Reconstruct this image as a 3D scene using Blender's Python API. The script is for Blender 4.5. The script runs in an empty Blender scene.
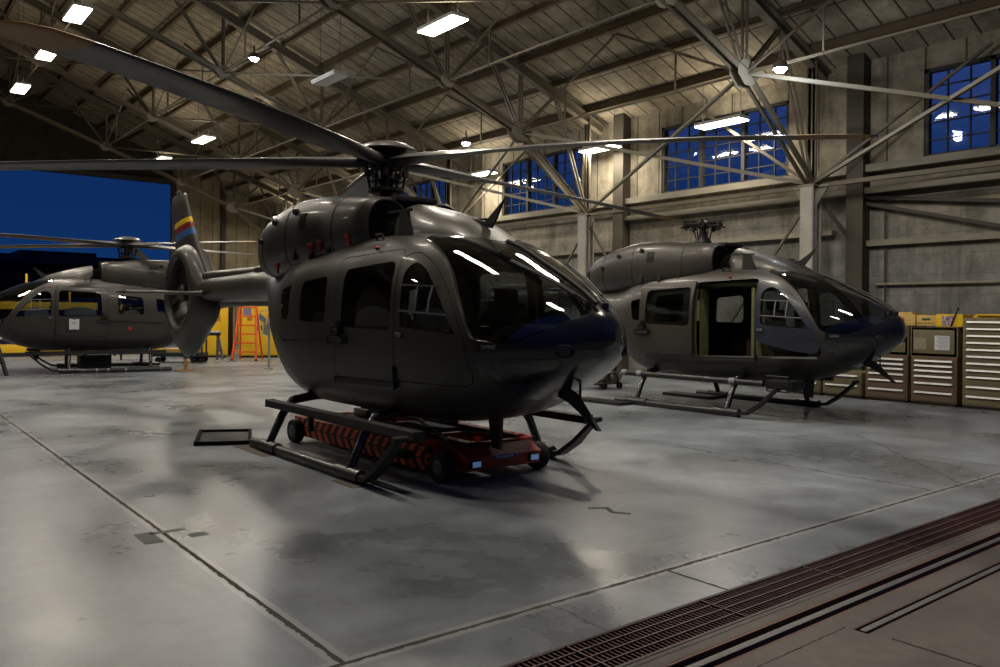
import bpy, bmesh, math, random
from mathutils import Vector, Matrix, Euler
from mathutils.bvhtree import BVHTree
random.seed(7)
C = bpy.context.scene.collection
PI = math.pi
rad = math.radians

# ------------------------------------------------------------------ materials
MATS = {}
def s2l(c):
    return tuple((x/255/12.92) if x/255 <= .04045 else ((x/255+.055)/1.055)**2.4 for x in c)

def mat(name, rgb, rough=.5, metal=0, var=.12, scale=6, bump=0, spec=.5, coat=0, emis=None, estr=0, rvar=.1):
    if name in MATS: return MATS[name]
    m = bpy.data.materials.new(name); m.use_nodes = True
    nt = m.node_tree; N = nt.nodes; L = nt.links
    b = N['Principled BSDF']
    b.inputs['Metallic'].default_value = metal
    b.inputs['Specular IOR Level'].default_value = spec
    b.inputs['Coat Weight'].default_value = coat
    b.inputs['Coat Roughness'].default_value = .08
    col = s2l(rgb)
    tc = N.new('ShaderNodeTexCoord'); no = N.new('ShaderNodeTexNoise')
    no.inputs['Scale'].default_value = scale; no.inputs['Detail'].default_value = 6
    L.new(tc.outputs['Object'], no.inputs['Vector'])
    r = N.new('ShaderNodeMixRGB')
    r.inputs[1].default_value = (*[c*(1-var*1.6) for c in col], 1)
    r.inputs[2].default_value = (*[min(1, c*(1+var*1.6)) for c in col], 1)
    L.new(no.outputs['Fac'], r.inputs[0]); L.new(r.outputs[0], b.inputs['Base Color'])
    mr = N.new('ShaderNodeMapRange')
    mr.inputs['To Min'].default_value = max(0, rough-rvar); mr.inputs['To Max'].default_value = min(1, rough+rvar)
    L.new(no.outputs['Fac'], mr.inputs['Value']); L.new(mr.outputs[0], b.inputs['Roughness'])
    if bump:
        bp = N.new('ShaderNodeBump'); bp.inputs['Strength'].default_value = bump; bp.inputs['Distance'].default_value = .02
        L.new(no.outputs['Fac'], bp.inputs['Height']); L.new(bp.outputs[0], b.inputs['Normal'])
    if emis:
        b.inputs['Emission Color'].default_value = (*s2l(emis), 1); b.inputs['Emission Strength'].default_value = estr
    MATS[name] = m
    return m

def glassmat(name, tint, refl=1.0, ior=1.5, rough=.0):
    m = bpy.data.materials.new(name); m.use_nodes = True
    nt = m.node_tree; N = nt.nodes; L = nt.links
    for n in list(N): N.remove(n)
    out = N.new('ShaderNodeOutputMaterial'); mx = N.new('ShaderNodeMixShader')
    tr = N.new('ShaderNodeBsdfTransparent'); gl = N.new('ShaderNodeBsdfGlossy'); fr = N.new('ShaderNodeFresnel')
    no = N.new('ShaderNodeTexNoise'); no.inputs['Scale'].default_value = 2.5
    mr = N.new('ShaderNodeMapRange'); mr.inputs['To Min'].default_value = .9; mr.inputs['To Max'].default_value = 1.1
    mm = N.new('ShaderNodeMath'); mm.operation = 'MULTIPLY'
    L.new(no.outputs['Fac'], mr.inputs['Value'])
    tr.inputs[0].default_value = (*tint, 1); gl.inputs[0].default_value = (refl, refl, refl, 1)
    gl.inputs['Roughness'].default_value = rough
    N.remove(fr); lw = N.new('ShaderNodeLayerWeight'); lw.inputs[0].default_value = .5
    pw = N.new('ShaderNodeMath'); pw.operation = 'POWER'; L.new(lw.outputs['Facing'], pw.inputs[0]); pw.inputs[1].default_value = 4.0
    ad = N.new('ShaderNodeMath'); ad.operation = 'MULTIPLY_ADD'; L.new(pw.outputs[0], ad.inputs[0]); ad.inputs[1].default_value = .9; ad.inputs[2].default_value = ior
    L.new(ad.outputs[0], mm.inputs[0]); L.new(mr.outputs[0], mm.inputs[1])
    mm.use_clamp = True
    L.new(mm.outputs[0], mx.inputs[0]); L.new(tr.outputs[0], mx.inputs[1]); L.new(gl.outputs[0], mx.inputs[2])
    L.new(mx.outputs[0], out.inputs[0])
    MATS[name] = m
    return m

def math_node(nt, op, a, b=None, c=None):
    n = nt.nodes.new('ShaderNodeMath'); n.operation = op
    for i, v in enumerate((a, b, c)):
        if v is None: continue
        if isinstance(v, (int, float)): n.inputs[i].default_value = v
        else: nt.links.new(v, n.inputs[i])
    return n.outputs[0]

# ------------------------------------------------------------------ mesh helpers
class MB:
    def __init__(s): s.bm = bmesh.new()
    def box(s, x0, x1, y0, y1, z0, z1, bev=0, rot=None, piv=None):
        r = bmesh.ops.create_cube(s.bm, size=1)['verts']
        for v in r:
            v.co = Vector(((x0+x1)/2+v.co.x*(x1-x0), (y0+y1)/2+v.co.y*(y1-y0), (z0+z1)/2+v.co.z*(z1-z0)))
        if rot is not None:
            p = Vector(piv) if piv else Vector(((x0+x1)/2, (y0+y1)/2, (z0+z1)/2))
            for v in r: v.co = rot @ (v.co-p)+p
        if bev:
            es = list({e for v in r for e in v.link_edges})
            bmesh.ops.bevel(s.bm, geom=es, offset=bev, segments=2, affect='EDGES', profile=.7)
        return s
    def bar(s, p, q, w, h, up=(0, 0, 1), bev=0):
        p = Vector(p); q = Vector(q); d = (q-p); ln = d.length; d.normalize()
        u = Vector(up)
        if abs(u.dot(d)) > .98: u = Vector((1, 0, 0)) if abs(d.x) < .9 else Vector((0, 1, 0))
        sx = d.cross(u).normalized(); uz = sx.cross(d).normalized()
        M = Matrix((d, sx, uz)).transposed()
        r = bmesh.ops.create_cube(s.bm, size=1)['verts']
        for v in r: v.co = (p+q)/2+M @ Vector((v.co.x*ln, v.co.y*w, v.co.z*h))
        if bev:
            es = list({e for v in r for e in v.link_edges})
            bmesh.ops.bevel(s.bm, geom=es, offset=bev, segments=2, affect='EDGES', profile=.7)
        return s
    def angle_bar(s, p, q, w, t=.012, up=(0, 0, 1)):      # rolled steel angle
        p = Vector(p); q = Vector(q); d = (q-p).normalized(); u = Vector(up)
        if abs(u.dot(d)) > .98: u = Vector((1, 0, 0))
        sx = d.cross(u).normalized(); uz = sx.cross(d).normalized()
        s.bar(p, q, w, t, up)
        s.bar(p+uz*w/2+sx*0, q+uz*w/2, t, w, up)
        return s
    def ibeam(s, p, q, w, h, t=.02, up=(0, 0, 1)):
        p = Vector(p); q = Vector(q); d = (q-p).normalized(); u = Vector(up)
        if abs(u.dot(d)) > .98: u = Vector((1, 0, 0))
        sx = d.cross(u).normalized(); uz = sx.cross(d).normalized()
        s.bar(p+uz*(h/2-t/2), q+uz*(h/2-t/2), w, t, up); s.bar(p-uz*(h/2-t/2), q-uz*(h/2-t/2), w, t, up)
        s.bar(p, q, t, h-2*t, up)
        return s
    def tube(s, pts, r, n=12, cap=True, closed=False, sx=1.0):
        pts = [Vector(p) for p in pts]; rings = []
        rr = r if isinstance(r, (list, tuple)) else [r]*len(pts)
        prev = None; m = len(pts)
        for i, p in enumerate(pts):
            if closed: d = (pts[(i+1) % m]-pts[i-1]).normalized()
            else: d = ((pts[min(i+1, m-1)]-pts[max(i-1, 0)])).normalized()
            if prev is None:
                a = Vector((0, 0, 1)) if abs(d.z) < .9 else Vector((1, 0, 0))
                u = d.cross(a).normalized()
            else:
                u = (prev-d*prev.dot(d)).normalized()
            prev = u; w = d.cross(u)
            rings.append([s.bm.verts.new(p+(u*math.cos(2*PI*k/n)*sx+w*math.sin(2*PI*k/n))*rr[i]) for k in range(n)])
        for i in range(m if closed else m-1):
            A, B = rings[i], rings[(i+1) % m]
            for k in range(n): s.bm.faces.new((A[k], A[(k+1) % n], B[(k+1) % n], B[k]))
        if cap and not closed:
            s.bm.faces.new(rings[0][::-1]); s.bm.faces.new(rings[-1])
        return s
    def rings(s, rings, cap=True):
        R = [[s.bm.verts.new(p) for p in r] for r in rings]; n = len(R[0])
        for A, B in zip(R, R[1:]):
            for k in range(n): s.bm.faces.new((A[k], A[(k+1) % n], B[(k+1) % n], B[k]))
        if cap: s.bm.faces.new(R[0][::-1]); s.bm.faces.new(R[-1])
        return s
    def lathe(s, prof, c=(0, 0, 0), axis='z', n=32, cap=True):
        rs = []
        for r, h in prof:
            ring = []
            for k in range(n):
                a = 2*PI*k/n; x, y = r*math.cos(a), r*math.sin(a)
                v = {'z': (x, y, h), 'y': (y, h, x), 'x': (h, x, y)}[axis]
                ring.append((c[0]+v[0], c[1]+v[1], c[2]+v[2]))
            rs.append(ring)
        return s.rings(rs, cap)
    def prism(s, poly, axis, a0, a1):
        def P(u, v, w): return {'y': (u, w, v), 'x': (w, u, v), 'z': (u, v, w)}[axis]
        return s.rings([[P(u, v, a0) for u, v in poly], [P(u, v, a1) for u, v in poly]])
    def build(s, name, m, parent=None, smooth=True, ang=35, loc=None):
        bmesh.ops.recalc_face_normals(s.bm, faces=s.bm.faces)
        me = bpy.data.meshes.new(name); s.bm.to_mesh(me); s.bm.free()
        o = bpy.data.objects.new(name, me); C.objects.link(o)
        if isinstance(m, (list, tuple)):
            for q in m: me.materials.append(q)
        else: me.materials.append(m)
        if smooth:
            for p in me.polygons: p.use_smooth = True
            me.set_sharp_from_angle(angle=rad(ang))
        if parent: o.parent = parent
        if loc: o.location = loc
        return o

def tag(o, label=None, cat=None, group=None, kind=None):
    if label: o['label'] = label
    if cat: o['category'] = cat
    if group: o['group'] = group
    if kind: o['kind'] = kind
    return o
def empty(name, loc=(0, 0, 0), rz=0):
    o = bpy.data.objects.new(name, None); C.objects.link(o); o.location = loc; o.rotation_euler = (0, 0, rz); o.empty_display_size = .2
    return o
def copy_tree(o, parent=None, skip=()):
    c = o.copy(); C.objects.link(c); c.parent = parent
    for ch in list(o.children):
        if ch.get('skipkey') in skip and ch.get('skipkey'): continue
        copy_tree(ch, c, skip)
    return c
def lerp_tab(tab, x):
    # monotone-ish smooth interpolation (Catmull-Rom) of rows (x, a, b, c...)
    t = sorted(tab)
    if x <= t[0][0]: return t[0][1:]
    if x >= t[-1][0]: return t[-1][1:]
    for i in range(len(t)-1):
        if t[i][0] <= x <= t[i+1][0]: break
    x0, x1 = t[i][0], t[i+1][0]; h = x1-x0; u = (x-x0)/h; out = []
    for j in range(1, len(t[0])):
        y0, y1 = t[i][j], t[i+1][j]
        def slope(k):
            if k <= 0 or k >= len(t)-1:
                a = t[max(k-1, 0)]; b = t[min(k+1, len(t)-1)]; return (b[j]-a[j])/(b[0]-a[0])
            s1 = (t[k][j]-t[k-1][j])/(t[k][0]-t[k-1][0]); s2 = (t[k+1][j]-t[k][j])/(t[k+1][0]-t[k][0])
            if s1*s2 <= 0: return 0
            return 2*s1*s2/(s1+s2)
        m0, m1 = slope(i), slope(i+1)
        out.append((2*u**3-3*u*u+1)*y0+(u**3-2*u*u+u)*h*m0+(-2*u**3+3*u*u)*y1+(u**3-u*u)*h*m1)
    return tuple(out)
def round_poly(poly, r, seg=5):
    out = []; n = len(poly)
    for i in range(n):
        p = Vector(poly[i][:2]); a = Vector(poly[i-1][:2]); b = Vector(poly[(i+1) % n][:2])
        rr = poly[i][2] if len(poly[i]) > 2 else r
        if rr <= 0: out.append(tuple(p)); continue
        d1 = (a-p); d2 = (b-p); q = min(rr, d1.length*.48, d2.length*.48)
        s = p+d1.normalized()*q; e = p+d2.normalized()*q
        for k in range(seg+1):
            t = k/seg; v = s*(1-t)**2+p*2*t*(1-t)+e*t*t; out.append((v.x, v.y))
    return out
def inset(poly, d):
    # shrink polygon by d (simple vertex-normal inset)
    n = len(poly); A = sum(poly[i][0]*poly[(i+1) % n][1]-poly[(i+1) % n][0]*poly[i][1] for i in range(n)); sg = 1 if A > 0 else -1
    out = []
    for i in range(n):
        a = Vector(poly[i-1]); p = Vector(poly[i]); b = Vector(poly[(i+1) % n])
        e1 = (p-a); e2 = (b-p)
        if e1.length < 1e-6 or e2.length < 1e-6: out.append(tuple(p)); continue
        n1 = Vector((-e1.y, e1.x)).normalized()*sg; n2 = Vector((-e2.y, e2.x)).normalized()*sg
        m = (n1+n2); m = m.normalized() if m.length > 1e-6 else n1
        out.append(tuple(p+m*d/max(.4, m.dot(n1))))
    return out
def boolean(a, b, op):
    md = a.modifiers.new('b', 'BOOLEAN'); md.object = b; md.operation = op; md.solver = 'EXACT'
    dg = bpy.context.evaluated_depsgraph_get(); dg.update()
    me = bpy.data.meshes.new_from_object(a.evaluated_get(dg))
    a.modifiers.clear()
    return me
def tmp_obj(me_or_mb, name='tmp'):
    if isinstance(me_or_mb, MB):
        bmesh.ops.recalc_face_normals(me_or_mb.bm, faces=me_or_mb.bm.faces)
        me = bpy.data.meshes.new(name); me_or_mb.bm.to_mesh(me); me_or_mb.bm.free()
    else: me = me_or_mb
    o = bpy.data.objects.new(name, me); C.objects.link(o); return o
TMP = []
def bool_chain(base_me, ops):
    o = tmp_obj(base_me.copy()); TMP.append(o)
    for tool, op in ops:
        me = boolean(o, tool, op); o.data = me
    return o.data

# material set
PAINT = mat('helicopter_paint', (49, 46, 41), rough=.42, var=.05, scale=1.5, coat=.10, rvar=.04)
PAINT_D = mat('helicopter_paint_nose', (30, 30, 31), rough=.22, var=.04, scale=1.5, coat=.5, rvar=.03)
BLACK = mat('black_matte', (19, 19, 21), rough=.55, var=.1)
BLACKG = mat('black_gloss', (16, 17, 20), rough=.28, var=.1, coat=.3)
TUBE = mat('skid_paint', (27, 27, 30), rough=.4, var=.1, coat=.1)
RUBBER = mat('rubber', (22, 22, 22), rough=.8, var=.15)
BLADE = mat('blade_paint', (54, 53, 52), rough=.42, var=.06, coat=.1)
BLADE_TIP = mat('blade_tip_yellow', (150, 105, 38), rough=.5)
DARK = mat('recess_shade', (6, 6, 7), rough=.95, spec=.05, rvar=.03)  # shade of recesses put into a near-black colour
STEEL = mat('bare_steel', (150, 150, 150), rough=.35, metal=.8)
RED = mat('red_cover', (150, 22, 18), rough=.6)
SEATC = mat('seat_fabric', (28, 30, 34), rough=.9)
SEATW = mat('grey_seat_cover', (150, 152, 150), rough=.85, var=.08)
LINER = mat('cabin_liner', (70, 72, 62), rough=.8)
GREENP = mat('green_primer', (92, 96, 54), rough=.6, var=.2)
FLOORM = mat('cabin_floor', (40, 38, 36), rough=.8)
GLASS = glassmat('tinted_glass', (.66, .69, .69), ior=.085)
GLASSC = glassmat('windshield_glass', (.70, .72, .72), ior=.07)
GLASSD = glassmat('dark_chin_glass', (.25, .26, .27), ior=.07)
WHITE = mat('white_paper', (200, 205, 205), rough=.7, var=.03)
SLEEVE = mat('grey_sleeve', (120, 120, 125), rough=.5)

# ------------------------------------------------------------------ HELICOPTER
BODY = [ # x, zb, zt, zc, w, nb, nt
 (3.52, 1.30, 1.42, 1.36, .06, 2.0, 2.0),
 (3.47, 1.20, 1.53, 1.34, .20, 2.0, 2.0),
 (3.35, 1.10, 1.63, 1.31, .38, 2.1, 2.0),
 (3.10, .94, 1.79, 1.28, .60, 2.05, 2.1),
 (2.75, .77, 1.97, 1.25, .76, 2.2, 2.2),
 (2.35, .62, 2.16, 1.22, .85, 2.5, 2.5),
 (1.90, .53, 2.29, 1.22, .88, 2.9, 3.4),
 (1.20, .51, 2.35, 1.22, .89, 3.2, 4.0),
 (.20, .50, 2.35, 1.22, .89, 3.2, 4.0),
 (-.40, .50, 2.33, 1.25, .89, 3.2, 3.8),
 (-.90, .56, 2.28, 1.33, .87, 2.9, 3.3),
 (-1.35, .82, 2.21, 1.45, .79, 2.5, 2.4),
 (-1.75, 1.20, 2.18, 1.60, .66, 2.3, 2.2),
 (-2.15, 1.52, 2.17, 1.78, .50, 2.1, 2.0),
 (-2.60, 1.66, 2.17, 1.90, .36, 2.0, 2.0),
 (-3.30, 1.70, 2.17, 1.93, .27, 2.0, 2.0)]
def body_ring(x, off=0., n=72):
    zb, zt, zc, w, nb, nt = lerp_tab(BODY, x)
    zb += off; zt -= off; w -= off
    out = []
    for k in range(n):
        a = 2*PI*k/n; s, c = math.sin(a), math.cos(a)
        e = nt if c > 0 else nb
        y = w*math.copysign(abs(s)**(2/e), s); z = zc+((zt-zc) if c > 0 else (zc-zb))*math.copysign(abs(c)**(2/e), c)
        out.append((x, y, z))
    return out
def body_mesh(off=0., xa=-3.3, xb=3.52, n=72, steps=90):
    mb = MB(); xs = [xa+(xb-xa)*i/steps for i in range(steps+1)]
    if off == 0: # denser at nose
        xs = [xa+(3.2-xa)*i/70 for i in range(71)]+[3.2+(xb-3.2)*(1-(1-i/16)**1.8) for i in range(1, 17)]
    mb.rings([body_ring(x, off, n) for x in xs])
    bmesh.ops.recalc_face_normals(mb.bm, faces=mb.bm.faces)
    me = bpy.data.meshes.new('tmpbody'); mb.bm.to_mesh(me); mb.bm.free(); return me
def side_y(x, z):
    zb, zt, zc, w, nb, nt = lerp_tab(BODY, x)
    e, h = (nt, zt-zc) if z > zc else (nb, zc-zb)
    t = min(1, abs(z-zc)/h); return w*(1-t**e)**(1/e)
def top_z(x, y):
    zb, zt, zc, w, nb, nt = lerp_tab(BODY, x); t = min(1, abs(y)/w); return zc+(zt-zc)*(1-t**nt)**(1/nt)

OUT = body_mesh()
bmref = bmesh.new(); bmref.from_mesh(OUT); bmesh.ops.recalc_face_normals(bmref, faces=bmref.faces); bmref.normal_update()
bmref.faces.ensure_lookup_table()
BVH = BVHTree.FromBMesh(bmref)
def smooth_normal(p):
    loc, nrm, idx, d = BVH.find_nearest(p)
    if d is None or d > .003: return None
    f = bmref.faces[idx]; ws = []; acc = Vector()
    for v in f.verts:
        w = 1/((v.co-p).length+1e-5)**1.5; acc += v.normal*w
    return acc.normalized(), nrm
def finish(name, me, m, parent):
    me.materials.clear(); me.materials.append(m)
    for p in me.polygons: p.use_smooth = True
    me.set_sharp_from_angle(angle=rad(30))
    base = [Vector(c.vector) for c in me.corner_normals]; out = []
    cache = {}
    for p in me.polygons:
        for li in p.loop_indices:
            vi = me.loops[li].vertex_index
            if vi not in cache: cache[vi] = smooth_normal(me.vertices[vi].co)
            q = cache[vi]
            if q and p.normal.dot(q[0]) > .8: out.append(q[0])
            elif q and p.normal.dot(q[0]) < -.99: out.append(p.normal)
            else: out.append(base[li])
    me.normals_split_custom_set([tuple(v) for v in out])
    o = bpy.data.objects.new(name, me); C.objects.link(o); o.parent = parent
    return o

cockpit_door = round_poly([(1.66, .93, .05), (1.66, 2.07, .08), (1.84, 2.11, .12), (2.09, 1.99, .16), (2.37, 1.72, .2), (2.60, 1.36, .12), (2.68, 1.04, .12), (2.6, .93, .1)], .08)
cockpit_win = round_poly([(1.74, 1.42, .06), (1.74, 1.93, .14), (1.86, 2.02, .14), (2.03, 1.94, .14), (2.25, 1.71, .15), (2.52, 1.36, .05)], .06)
cabin_door = round_poly([(.50, .88), (.50, 2.10), (1.64, 2.14), (1.64, .90)], .08)
cabin_win = round_poly([(.62, 1.40), (.66, 1.98), (1.58, 2.03), (1.58, 1.38)], .09)
rear_win = round_poly([(-.35, 1.44), (-.31, 1.88), (.28, 1.93), (.26, 1.44)], .08)
aft_win = round_poly([(-.86, 1.46), (-.92, 1.80), (-.62, 1.86), (-.66, 1.46)], .06)
ws_poly = round_poly([(1.66, 2.6, 0), (1.70, 2.23, .05), (1.98, 2.14, .14), (2.27, 1.92, .18), (2.50, 1.62, .2), (2.68, 1.33, .06), (3.02, 1.30, .1), (3.28, 1.42, .1), (3.42, 1.56, 0), (3.62, 1.66, 0), (3.62, 2.6, 0)], .05)
chin_poly = round_poly([(2.86, 1.18), (3.18, 1.19), (3.34, 1.19, .1), (3.26, 1.10), (3.05, .98), (2.9, .96)], .08)
def PR(poly, y0, y1): 
    o = tmp_obj(MB().prism(poly, 'y', y0, y1)); TMP.append(o); return o
inner = tmp_obj(body_mesh(.035, -2.0, 3.44, 48, 60)); TMP.append(inner)
inner_thin = tmp_obj(body_mesh(.012, -3.0, 3.50, 60, 100)); TMP.append(inner_thin)
SHELL = bool_chain(OUT, [(inner, 'DIFFERENCE')])
THIN = bool_chain(OUT, [(inner_thin, 'DIFFERENCE')])
def both(poly): return [PR(poly, -1.2, -.2), PR(poly, .2, 1.2)]

G = empty('helicopter', (0, 0, 0))
body_ops = []
for p in (inset(cockpit_door, -.004), inset(cabin_door, -.004), rear_win, aft_win):
    body_ops += [(t, 'DIFFERENCE') for t in both(p)]
body_ops.append((PR(ws_poly, -1.2, 1.2), 'DIFFERENCE'))
body_ops += [(t, 'DIFFERENCE') for t in (PR(chin_poly, -1.2, -.12), PR(chin_poly, .12, 1.2))]
fuselage = finish('fuselage', bool_chain(SHELL, body_ops), PAINT, G)
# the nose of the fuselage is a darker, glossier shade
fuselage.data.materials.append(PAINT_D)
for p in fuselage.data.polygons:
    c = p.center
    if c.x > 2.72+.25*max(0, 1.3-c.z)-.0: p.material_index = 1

def thinpart(name, poly, y0, y1, m, parent, extra=()):
    return finish(name, bool_chain(THIN, [(PR(poly, y0, y1), 'INTERSECT')]+list(extra)), m, parent)
# windshield: two panes and a centre post
wsl = inset(ws_poly, .012)
thinpart('windshield_pane', wsl, -1.2, -.022, GLASSC, G)
thinpart('windshield_pane', wsl, .022, 1.2, GLASSC, G)
finish('windshield_post', bool_chain(SHELL, [(PR(ws_poly, -.03, .03), 'INTERSECT')]), BLACKG, G)
for s in (-1, 1):
    a, b = sorted((s*.12, s*1.2))
    thinpart('chin_window', inset(chin_poly, .004), a, b, GLASSD, G)
    a, b = sorted((s*.2, s*1.2))
    thinpart('side_window', inset(rear_win, .004), a, b, GLASS, G)
    thinpart('side_window', inset(aft_win, .004), a, b, GLASS, G)
    # cockpit door
    cd = finish('cockpit_door', bool_chain(SHELL, [(PR(inset(cockpit_door, .003), a, b), 'INTERSECT'), (PR(cockpit_win, a, b), 'DIFFERENCE')]), PAINT, G)
    cd['skipkey'] = 'cdoor_r' if s < 0 else 'cdoor_l'
    thinpart('window_pane', inset(cockpit_win, .004), a, b, GLASS, cd)
    mb = MB()
    def sp(x, z, o=.004): return (x, s*(side_y(x, z)+o), z)
    for (x0, z0, x1, z1) in ((1.74, 1.80, 2.22, 1.78), (1.74, 1.565, 2.40, 1.53), (1.98, 1.55, 1.99, 1.79), (2.16, 1.545, 2.17, 1.785)):
        mb.bar(sp(x0, z0), sp((x0+x1)/2, (z0+z1)/2, .008), .012, .014); mb.bar(sp((x0+x1)/2, (z0+z1)/2, .008), sp(x1, z1), .012, .014)
    mb.build('window_frame', SLEEVE, cd)
    MB().bar(sp(1.70, 1.35, .012), sp(1.80, 1.345, .012), .02, .035, bev=.006).build('handle', STEEL, cd)
    # sliding door
    sd = finish('sliding_door', bool_chain(SHELL, [(PR(inset(cabin_door, .003), a, b), 'INTERSECT'), (PR(cabin_win, a, b), 'DIFFERENCE')]), PAINT, G)
    sd['skipkey'] = 'sdoor_r' if s < 0 else 'sdoor_l'
    thinpart('window_pane', inset(cabin_win, .004), a, b, GLASS, sd)
    mb = MB(); mb.bar(sp(.52, 1.36, .03), sp(.66, 1.35, .03), .03, .05, bev=.008); mb.lathe([(.045, 0), (.045, .03)], (.60, s*(side_y(.6, 1.42)) - (.0 if s > 0 else .03), 1.42), 'y', 16)
    mb.build('handle', BLACKG, sd)
    MB().bar(sp(.44, 1.27, .03), sp(.74, 1.27, .03), .035, .06, bev=.008).build('door_roller', BLACK, sd)
    mb = MB()
    mb.bar((.5, s*(side_y(.5, .85)+.012), .86), (1.66, s*(side_y(1.66, .88)+.012), .885), .03, .045, bev=.006)
    mb.build('door_step', BLACK, G)
    MB().tube([(1.66, s*(side_y(1.66, .9)+.02), .84), (1.66, s*(side_y(1.66, 1)+.02), 1.06)], .014, 8).build('door_stop', BLACK, G)
    MB().bar((.44, s*(side_y(.44, 1.27)+.006), 1.275), (-.80, s*(side_y(-.80, 1.22)+.006), 1.225), .018, .028, bev=.004).build('door_rail', BLACK, G)
    # small roof-edge fittings
    for j, x in enumerate((.95, .45, .05, -.45)):
        y = .62 if j < 2 else .66
        z = top_z(x, y)
        mb = MB(); mb.tube([(x-.07, s*y, z-.01), (x-.055, s*(y+.02), z+.05), (x+.055, s*(y+.02), z+.05), (x+.07, s*y, z-.01)], .012, 8)
        mb.build('step_loop', BLACK, G)
    o = MB().lathe([(.0, 0), (.035, .004), (.035, .012), (0, .03)], (1.1, s*.745, 0), 'z', 14).build('door_light', RED, G); o.location.z = top_z(1.1, .745)-.005
    # landing-light style oval fitting on the nose side
    x, z = 3.36, 1.25
    o = MB().lathe([(.085, -.05), (.085, 0), (.07, .012), (.06, 0), (.0, -.02)], (0, 0, 0), 'y', 24).build('landing_light', BLACK, G)
    y = side_y(x, z); o.location = (x, s*y, z); o.rotation_euler = (0, 0, (rad(180)-rad(0)) if s < 0 else 0)
    o.rotation_euler.z += -s*rad(48) ; o.scale = (1, 1, .75)
    o2 = MB().lathe([(.055, 0), (.055, .01), (0, .015)], (0, 0, 0), 'y', 20).build('lamp_lens', mat('lens_dull', (70, 70, 70), rough=.35, metal=.5), o)
    MB().bar((2.80, s*(side_y(2.8, 1.27)+.008), 1.27), (2.92, s*(side_y(2.92, 1.27)+.008), 1.275), .012, .03, bev=.005).build('latch', STEEL, G)

# door seams: dark cockpit sill, wipers
for s in (-1, 1):
    mb = MB(); pts = []
    for k in range(8):
        x = 3.34-.1*k; pts.append((x, s*(.10+.03*k), top_z(x, .10+.03*k)+.028))
    mb.tube(pts, .010, 8); mb.tube([(p[0]+.02, p[1]+s*.03, p[2]-.012) for p in pts[1:]], .012, 6)
    mb.lathe([(.03, -.03), (.03, .03)], (3.36, s*.1, top_z(3.36, .1)), 'z', 12)
    mb.build('wiper', BLACK, G)
# upper wire cutter along the centre post and blade
mb = MB()
pts = [(x, 0, top_z(x, 0)+.015) for x in (3.36, 3.2, 3.0, 2.8, 2.6, 2.4, 2.2)]
mb.tube(pts, .016, 8)
mb.build('wire_deflector', BLACK, G)
mb = MB()
mb.prism([(1.80, 2.40), (1.96, 2.36), (2.03, 2.44), (2.15, 2.62), (2.02, 2.53), (1.90, 2.45)], 'y', -.012, .012)
mb.bar((1.50, 0, 2.50), (1.95, 0, 2.40), .04, .022)
mb.bar((1.54, -.16, 2.46), (1.70, .16, 2.48), .018, .018)
mb.build('wire_cutter', BLACK, G)
mb = MB()
mb.prism([(2.92, .84), (3.02, .93), (3.14, .88), (3.24, .78), (3.42, .60), (3.38, .60), (3.18, .73), (3.05, .80)], 'y', -.016, .016)
mb.bar((3.18, 0, 1.0), (3.18, 0, .80), .016, .016)
mb.build('wire_cutter', BLACK, G)
# T-shaped antenna on the cabin roof (both sides have one)
for s in (-1,):
    mb = MB(); z = top_z(1.33, .56)
    mb.prism([(1.20, z-.03), (1.46, z-.03), (1.36, z+.24), (1.22, z+.24)], 'y', s*.56-.012, s*.56+.012)
    mb.bar((1.0, s*.56, z+.25), (1.42, s*.56, z+.24), .03, .022)
    mb.build('antenna', BLACK, G)
MB().prism([(.9, .53), (1.05, .53), (1.02, .36), (.95, .36)], 'y', .28, .31).build('belly_antenna', BLACK, G)
mb = MB(); mb.prism([(1.95, .60), (2.15, .66), (2.12, .28), (2.02, .28)], 'y', -.02, .02)
mb.build('belly_antenna', BLACK, G)
mb = MB(); mb.box(1.0, 1.3, -.12, .12, .43, .53, bev=.02); mb.box(-.2, .1, -.2, .1, .45, .53, bev=.02); mb.build('belly_fairing', PAINT, G)

# interior
mb = MB(); mb.rings([[(x, -w, .80), (x, w, .80), (x, w, .84), (x, -w, .84)] for x, w in [(x, side_y(x, .80)-.05) for x in (-1.0, -.5, 0, .8, 1.6, 2.2, 2.5, 2.7)]])
mb.build('cabin_floor', FLOORM, G)
mb = MB(); mb.rings([[(-1.35, y*1, z) for (_, y, z) in body_ring(-1.35, .05, 40)], [(-1.33, y, z) for (_, y, z) in body_ring(-1.33, .05, 40)]])
mb.build('bulkhead', LINER, G)
mb = MB()
mb.rings([[(x, sy*w, z) for sy, z in ((-1, 1.12), (1, 1.12), (1, zt-.10), (.8, zt), (-.8, zt), (-1, zt-.10))] for x, w, zt in ((2.62, .54, 1.42), (2.8, .52, 1.46), (3.05, .40, 1.42), (3.22, .24, 1.32))])
mb.build('instrument_panel', mat('panel_black', (12, 12, 13), rough=.95, spec=.1), G)
def seat(x, y, cover, key=None):
    sb = MB()
    sb.box(x-.24, x+.24, y-.22, y+.22, 1.0, 1.12, bev=.04)
    sb.box(x-.32, x-.20, y-.22, y+.22, 1.05, 1.66, bev=.05, rot=Matrix.Rotation(rad(-8), 3, 'Y'))
    sb.box(x-.38, x-.28, y-.13, y+.13, 1.66, 1.80, bev=.04)
    se = sb.build('seat', cover, G)
    if key: se['skipkey'] = key
    MB().box(x-.18, x+.18, y-.18, y+.18, .74, 1.0, bev=.01).build('seat_base', BLACK, se)
for y in (-.42, .42): seat(2.0, y, SEATC)
for x, y in ((.35, -.45), (.35, .45), (-.55, -.42), (-.55, .42)):
    seat(x+.2, y, SEATC, 'cabin_seat')
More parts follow.
